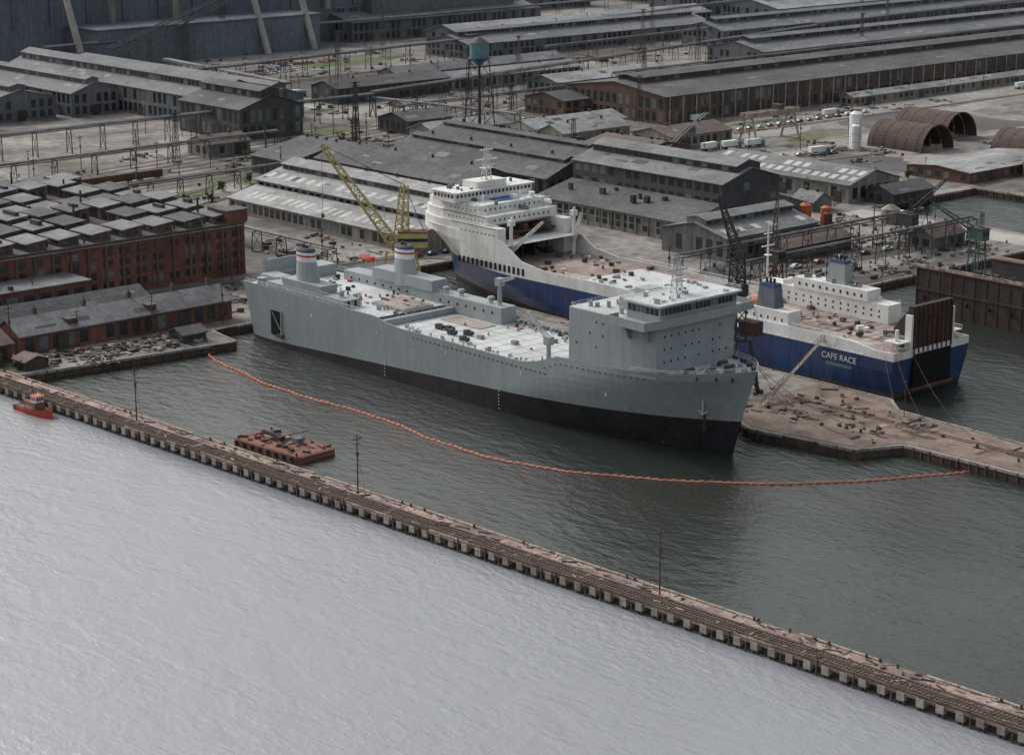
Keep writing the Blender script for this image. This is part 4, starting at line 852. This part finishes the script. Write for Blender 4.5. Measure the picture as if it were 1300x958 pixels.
# ------------------------------------------------------------------ tracks, roads, grass
def strip(o,part,mat,P,w,z):
    L=len(P)
    for i in range(L-1):
        d=(P[i+1]-P[i]).normalized(); n=Vector((-d.y,d.x))*w/2
        d2=(P[min(i+2,L-1)]-P[i+1]) if i+2<L else d; d2=d2.normalized(); n2=Vector((-d2.y,d2.x))*w/2
        a,b=P[i],P[i+1]; o.poly(part,mat,[(a.x-n.x,a.y-n.y,z),(b.x-n2.x,b.y-n2.y,z),(b.x+n2.x,b.y+n2.y,z),(a.x+n.x,a.y+n.y,z)])
def track(pts,k=0):
    P=cat(pts,8); o=Ob('railway_track'); strip(o,'ballast','ballast',P,3.6,G+.04+k*.006)
    for s in (-.75,.75):
        Q=[]
        for i in range(len(P)):
            d=(P[min(i+1,len(P)-1)]-P[max(i-1,0)]).normalized(); Q.append(P[i]+Vector((-d.y,d.x))*s)
        strip(o,'rails','steel_rail',Q,.25,G+.28+k*.006)
    o.finish()
k=0
for i in range(9):
    k+=1; track([(-244-i*8,-60),(-249-i*8,100),(-256-i*9,200),(-276-i*8,300),(-316-i*8,420)],k)
for i in range(9):
    k+=1; track([(-470-i*7,310),(-480-i*7,420),(-500-i*5,560),(-505-i*4,720)],k)
for i in range(5):
    k+=1; track([(-345-i*5,420),(-350-i*5,650),(-352-i*5,1100)],k)
k+=1; track([(-226,20),(-222,80),(-240,130),(-262,165),(-300,180),(-330,160)],k); k+=1; track([(-212,60),(-208,110),(-232,150),(-270,195),(-330,210)],k)
k+=1; track([(-66,-110),(-66,40),(-58,96),(-30,110)],k); k+=1; track([(-195,430),(-190,620),(-188,1000)],k); k+=1; track([(54,128),(54,282)],k); k+=1; track([(-140,300),(-110,380),(-100,440)],k)
def road(name,pts,w,mat,z):
    o=Ob(name); strip(o,'surface',mat,cat(pts,6),w,z); o.finish()
road('road',[(-60,60),(-58,92),(-50,150),(-48,170)],12,'asphalt',G+.012)
road('road',[(-60,-60),(-62,40),(-60,96)],10,'asphalt',G+.008)
road('road',[(-150,290),(-135,360),(-130,430),(-150,520),(-180,640),(-190,900)],16,'road_pale',G+.014)
road('road',[(-205,420),(-205,560),(-215,800),(-215,1000)],22,'road_pale',G+.01)
road('road',[(-120,300),(-60,360),(-20,372)],12,'asphalt',G+.018)
road('road',[(-8,299),(300,299),(860,299)],16,'concrete_lit',G+.02)
road('road',[(45,130),(50,200),(60,284)],20,'asphalt',G+.016)
road('road',[(-640,310),(-560,330),(-470,300),(-400,300)],10,'road_pale',G+.022)
road('road',[(-420,330),(-500,340),(-660,350)],9,'concrete_lit',G+.024)
road('road',[(-345,250),(-350,340),(-338,460)],8,'road_pale',G+.026)
def blob(name,p,q,a,b,mat,z,th=0):
    o=Ob(name); n=40; ph=[U(0,6) for _ in range(5)]; P=[]
    for i in range(n):
        t=2*math.pi*i/n; r=1+.22*math.sin(2*t+ph[0])+.15*math.sin(3*t+ph[1])+.1*math.sin(5*t+ph[2])+.07*math.sin(9*t+ph[3])+U(-.05,.05)
        x=a*r*math.cos(t);y=b*r*math.sin(t); P.append((p+x*math.cos(th)-y*math.sin(th),q+x*math.sin(th)+y*math.cos(th),z))
    o.poly('patch',mat,P); o.finish()
for i,(p,q,a,b,th) in enumerate(((-250,150,16,9,.3),(-232,105,10,22,.2),(-275,172,14,8,0),(-215,75,5,22,.1),(-300,200,22,6,.2),(-200,95,6,14,0),(-320,330,12,22,.1),(-345,280,10,26,0),(-470,330,9,35,0),(-420,300,16,8,0),(-300,380,9,18,0),(-590,480,14,40,0),(-215,470,5,26,0),(-160,455,8,20,0),(-8,-104,6,9,0),(-110,362,6,22,.1))):
    blob('grass_patch',p,q,a,b,'grass',G+.028+i*.0007,th)
for i,(p,q,a,b) in enumerate(((-290,240,26,40),(-430,380,22,50),(-505,360,24,60),(-200,480,30,60),(-90,400,26,30),(60,200,18,50),(-120,60,20,20),(-360,560,14,50),(-160,540,40,50))):
    blob('gravel_yard',p,q,a,b,'road_pale' if i%2 else 'asphalt',G+.002+.0006*i)
# ------------------------------------------------------------------ clutter
def scatter(name,p0,p1,q0,q1,n,z=G,s=1,mats=('rust','timber','timber_pale','metal_dark','concrete','metal_dark','siding_tan','siding_grey')):
    o=Ob(name,((p0+p1)/2,(q0+q1)/2,z)); w=(p1-p0)/2;h=(q1-q0)/2
    cl=[(U(-w,w),U(-h,h)) for _ in range(max(3,n//14))]
    for i in range(n):
        m=random.choice(mats); 
        if R()<.6:
            cx,cy=random.choice(cl); x=max(-w,min(w,cx+random.gauss(0,3)));y=max(-h,min(h,cy+random.gauss(0,3)))
        else: x=U(-w,w);y=U(-h,h)
        a=random.choice([0,math.pi/2,U(0,3)]); r=R()
        if r<.65: o.rbox('pieces_'+m,m,x,y,0.1,U(.5,3.6)*s,U(.3,1.6)*s,U(.15,1.2)*s,a)
        elif r<.85: L=U(3,8)*s; o.rod('pipes_'+m,m,(x,y,.35),(x+L*math.cos(a),y+L*math.sin(a),.35),.2,.2,6)
        else: o.cyl('drums_'+m,m,x,y,0.1,U(.6,1.4),U(.3,.7),n=8)
    o.finish()
scatter('scrap_heap',-12,4,-84,-36,190); scatter('scrap_heap',-15,-2,-100,-40,70)
tm_=('timber','timber','rust','concrete','pier_deck','pier_deck','metal_dark')
scatter('pier_debris',190,222,28,58,60,s=.55,mats=tm_); scatter('pier_debris',230,330,42,56,60,s=.55,mats=tm_); scatter('pier_debris',172,192,26,64,44,s=.65)
scatter('pier_stores',-5,170,26,66,220)
scatter('yard_stores',46,90,128,282,330); scatter('yard_stores',0,46,238,282,110); scatter('yard_stores',-60,-10,46,68,90); scatter('yard_stores',-120,-62,60,98,110)
scatter('yard_stores',-100,-20,286,308,110); scatter('yard_stores',-150,-60,352,440,150); scatter('yard_stores',-8,200,288,291,50); scatter('yard_stores',-230,-190,430,620,160); scatter('yard_stores',-90,-10,500,600,110)
scatter('yard_stores',-340,-240,240,300,150,s=1.3); scatter('yard_stores',-470,-380,300,345,90,s=1.3); scatter('yard_stores',-420,-350,350,700,220,s=1.3); scatter('yard_stores',-670,-500,310,560,220,s=1.3); scatter('yard_stores',-700,-450,560,1100,260,s=1.6)
scatter('yard_stores',-56,-34,-100,-10,70); scatter('yard_stores',-235,-205,-60,120,100); scatter('yard_stores',-62,-8,-10,22,80); scatter('yard_stores',-340,-240,-40,230,120,s=1.2)
o=Ob('finger_pier_deck'); o.prism('surface','pier_deck',[(170,24),(178,23.2),(189,18),(221,24),(227,37),(698,53),(698,68),(250,58.6),(205,60.6),(195,68.6),(170,68.6)],G+.005,G+.09)
for i in range(60):
    x=U(173,330); y0=U(28,54) if x<220 else U(42,54); L=U(2,9); o.rbox('planks_dark' if i%3 else 'planks_light','timber' if i%3 else 'pier_top',x,y0,G+.095+.001*i,L,U(.4,2.2),.05,random.choice([0,.04,1.57]))
for y in (49.5,51): o.box('rails','steel_rail',172,500,y,y+.2,G+.25,G+.4)
o.finish()
o=Ob('mooring_line'); 
def line(a,b,sag=3,r=.07):
    a=Vector(a);b=Vector(b);pr=a
    for i in range(1,11):
        t=i/10; p=a.lerp(b,t)-Vector((0,0,sag*4*t*(1-t))); o.rod('rope','timber',pr,p,r,r,4); pr=p
line((203,4,24),(212,30,3)); line((200,7,24),(196,34,3)); line((201,6,24),(222,40,3),4); line((186,78,15),(214,52,3)); line((188,80,15),(226,50,3)); line((170,76,15),(176,60,3)); line((189,86,15),(240,52,3),4); line((-3,-16,18),(-9,-34,3)); line((-3,14,18),(-12,30,3))
o.finish()
o=Ob('gangway',(176,36,0)); o.hexa('deck','deck_tan',[(0,0,3),(1.2,0,3),(1.2,0,3.2),(0,0,3.2),(-12,40,14),(-10.8,40,14),(-10.8,40,14.2),(-12,40,14.2)]); o.rail('rails','metal_dark',[(0,0,3.2),(-12,40,14.2)],1.1,3); o.rail('rails','metal_dark',[(1.2,0,3.2),(-10.8,40,14.2)],1.1,3); o.finish()
# ------------------------------------------------------------------ vehicles
def carmesh(mat):
    o=Ob('parked_car'); 
    o.hexa('body',mat,[(-2.2,-.85,.35),(2.2,-.85,.35),(2.2,.85,.35),(-2.2,.85,.35),(-2.15,-.88,.9),(2.1,-.82,.82),(2.1,.82,.82),(-2.15,.88,.9)])
    o.hexa('glass','glass_dark',[(-1.5,-.8,.9),(.95,-.8,.87),(.95,.8,.87),(-1.5,.8,.9),(-1.0,-.62,1.36),(.35,-.62,1.38),(.35,.62,1.38),(-1.0,.62,1.36)])
    o.hexa('roof',mat,[(-1.02,-.64,1.365),(.37,-.64,1.385),(.37,.64,1.385),(-1.02,.64,1.365),(-.95,-.58,1.43),(.3,-.58,1.45),(.3,.58,1.45),(-.95,.58,1.43)])
    for x in (-1.4,1.35):
        for y in (-.86,.66): o.rod('wheels','tyre',(x,y,.33),(x,y+.2,.33),.33,.33,10)
    return o.mesh()
cms=[carmesh(m) for m in ('car_white','car_red','car_blue','car_tan','car_dark','car_white')]
def cars(p,q,n,dp,dq,rot):
    for i in range(n):
        if R()<.15: continue
        put('parked_car',random.choice(cms),(p+dp*i+U(-.3,.3),q+dq*i,G+.08),rot+U(-.05,.05),1.15)
cars(-560,345,28,-.6,3.4,0); cars(-574,350,24,-.6,3.4,0); cars(-600,420,20,0,3.6,0); cars(-318,306,16,0,3.2,0); cars(-304,352,12,0,3.2,0); cars(-58,-30,10,0,3.4,0); cars(-200,440,14,0,8,math.pi/2); cars(-128,380,8,3,9,1.4); cars(-56,100,5,.5,7,1.5); cars(-140,520,12,0,3.3,0)
cars(52,140,9,.4,13,1.55)
def truckmesh():
    o=Ob('truck'); o.box('trailer','white_paint',-6,3.4,-1.25,1.25,1.1,3.9); o.box('chassis','metal_dark',-6,6.2,-.9,.9,.6,1.05); o.hexa('cab','teal_paint',[(3.8,-1.2,.8),(6.4,-1.2,.8),(6.4,1.2,.8),(3.8,1.2,.8),(3.8,-1.15,3.1),(5.8,-1.1,3.1),(5.8,1.1,3.1),(3.8,1.15,3.1)]); o.box('windscreen','glass_dark',6.02,6.2,-.95,.95,1.9,2.7)
    for x in (-5,-3.8,2.5,5.3):
        for y in (-1.25,.95): o.rod('wheels','tyre',(x,y,.5),(x,y+.3,.5),.5,.5,10)
    return o.mesh()
tm=truckmesh()
for p,q,r in ((-162,392,1.5),(-158,405,1.5),(-165,380,1.6),(-120,410,1.4),(-205,520,1.5),(-206,700,1.5),(70,200,1.5),(-55,130,1.5),(-470,350,1.2),(-240,450,1.6),(20,299,0)): put('truck',tm,(p,q,G+.08),r)
o=Ob('freight_wagon'); o.box('body','rust',-7,7,-1.4,1.4,1.2,3.9); o.box('roof','metal_dark',-7.1,7.1,-1.5,1.5,3.91,4.1); o.box('frame','metal_dark',-7.4,7.4,-1,1,.8,1.19); 
for i in range(8): o.box('ribs','rust_dark',-6.8+i*1.9,-6.6+i*1.9,-1.5,-1.41,1.2,3.8)
for x in (-5.5,-4,4,5.5):
    for y in (-.9,.7): o.rod('wheels','metal_dark',(x,y,.45),(x,y+.2,.45),.45,.45,10)
wm=o.mesh()
for i in range(6): put('freight_wagon',wm,(-495-i*.7,430+i*15.5,G+.25),math.radians(92))
for i in range(7): put('freight_wagon',wm,(-356,520+i*15.5,G+.25),math.radians(90))
for i in range(4): put('freight_wagon',wm,(-253-i*.5,-10+i*15.6,G+.25),math.radians(92))
for i in range(5): put('freight_wagon',wm,(-274-i*.6,60+i*15.6,G+.25),math.radians(92))
for p0,q0,p1,q1,n in ((-235,-40,-240,170,9),(-290,200,-340,420,8),(-150,290,-128,440,6),(-220,430,-225,900,14),(-460,310,-470,700,12),(-520,320,-545,560,8),(-62,-60,-60,100,5),(-20,-95,-14,-20,4),(-590,320,-640,560,9),(-330,430,-340,900,14),(48,130,52,280,5),(-30,300,-30,380,3),(-400,200,-420,340,5),(100,299,400,299,8),(-260,230,-250,330,6),(-310,-40,-330,300,12),(-380,210,-400,330,5),(-360,350,-420,560,9),(-580,560,-640,800,8),(-275,-30,-290,260,10),(-430,310,-450,640,10)):
    for i in range(n): f=i/max(1,n-1); put('utility_pole',polemesh,(p0+(p1-p0)*f+U(-2,2),q0+(q1-q0)*f+U(-2,2),G),U(-.2,.2),U(.75,1.15))
for p,q in ((6,26),(60,26),(120,26),(210,58),(260,56),(320,58)): put('lamp_pole',polemesh,(p,q,G),0,.7)
def shrub(p,q,r):
    o=Ob('shrub',(p,q,G)); 
    for k in range(4): o.rod('stems','timber',(0,0,0),(U(-1,1)*r*.4,U(-1,1)*r*.4,r*1.1),.12,.05,5)
    for c_ in range(9):
        cx,cy,cz=U(-.7,.7)*r,U(-.7,.7)*r,U(.4,1.5)*r; rr=U(.3,.55)*r
        for i in range(60):
            v=Vector((random.gauss(0,1),random.gauss(0,1),random.gauss(0,1))).normalized()*rr*U(.5,1); a=Vector((cx,cy,cz))+v; u=Vector((U(-1,1),U(-1,1),U(-1,1))).normalized()*.28; w=v.cross(u).normalized()*.25
            o.poly('leaves','leaf',[a-u,a+w,a+u,a-w])
    o.finish()
for p,q,r in ((-9,-106,3),(-14,-103,2.4),(-4,-101,1.8),(-38,-8,2),(-235,150,3),(-262,158,2.6),(-210,110,2.5),(-60,43,2.2),(-180,380,3),(-45,384,2.2),(-300,230,3),(-245,90,2.6),(-228,130,3),(-330,345,3),(-350,300,3)): shrub(p,q,r)

# ------------------------------------------------------------------ camera & light
cam=bpy.data.cameras.new('camera'); co=bpy.data.objects.new('camera',cam); sc.collection.objects.link(co)
co.location=(581.4,-425.2,170); th=math.radians(14.59)
d=Vector((-.743*math.cos(th),.669*math.cos(th),-math.sin(th))); co.rotation_euler=d.to_track_quat('-Z','Y').to_euler()
cam.sensor_width=36; cam.lens=77.54; cam.clip_start=1; cam.clip_end=20000; sc.camera=co
w=bpy.data.worlds.new('World'); sc.world=w; w.use_nodes=True; nt=w.node_tree; bg=nt.nodes['Background']
sky=nt.nodes.new('ShaderNodeTexSky'); sky.sky_type='NISHITA'; sky.sun_disc=False; sky.sun_elevation=math.radians(42); sky.sun_rotation=math.radians(262); sky.air_density=1.5; sky.dust_density=5; sky.ozone_density=1
hs=nt.nodes.new('ShaderNodeHueSaturation'); hs.inputs['Saturation'].default_value=.35; hs.inputs['Value'].default_value=1.0; nt.links.new(sky.outputs[0],hs.inputs['Color']); nt.links.new(hs.outputs[0],bg.inputs['Color']); bg.inputs['Strength'].default_value=.15
s=bpy.data.lights.new('sun','SUN'); s.energy=1.3; s.angle=math.radians(18); s.color=(1,.96,.9); so=bpy.data.objects.new('sun',s); sc.collection.objects.link(so)
el=math.radians(42); to=Vector((-.99*math.cos(el),-.139*math.cos(el),math.sin(el))); so.rotation_euler=to.to_track_quat('Z','Y').to_euler(); so.location=(0,0,300)
sc.view_settings.view_transform='Standard'; sc.view_settings.look='None'; sc.view_settings.exposure=0
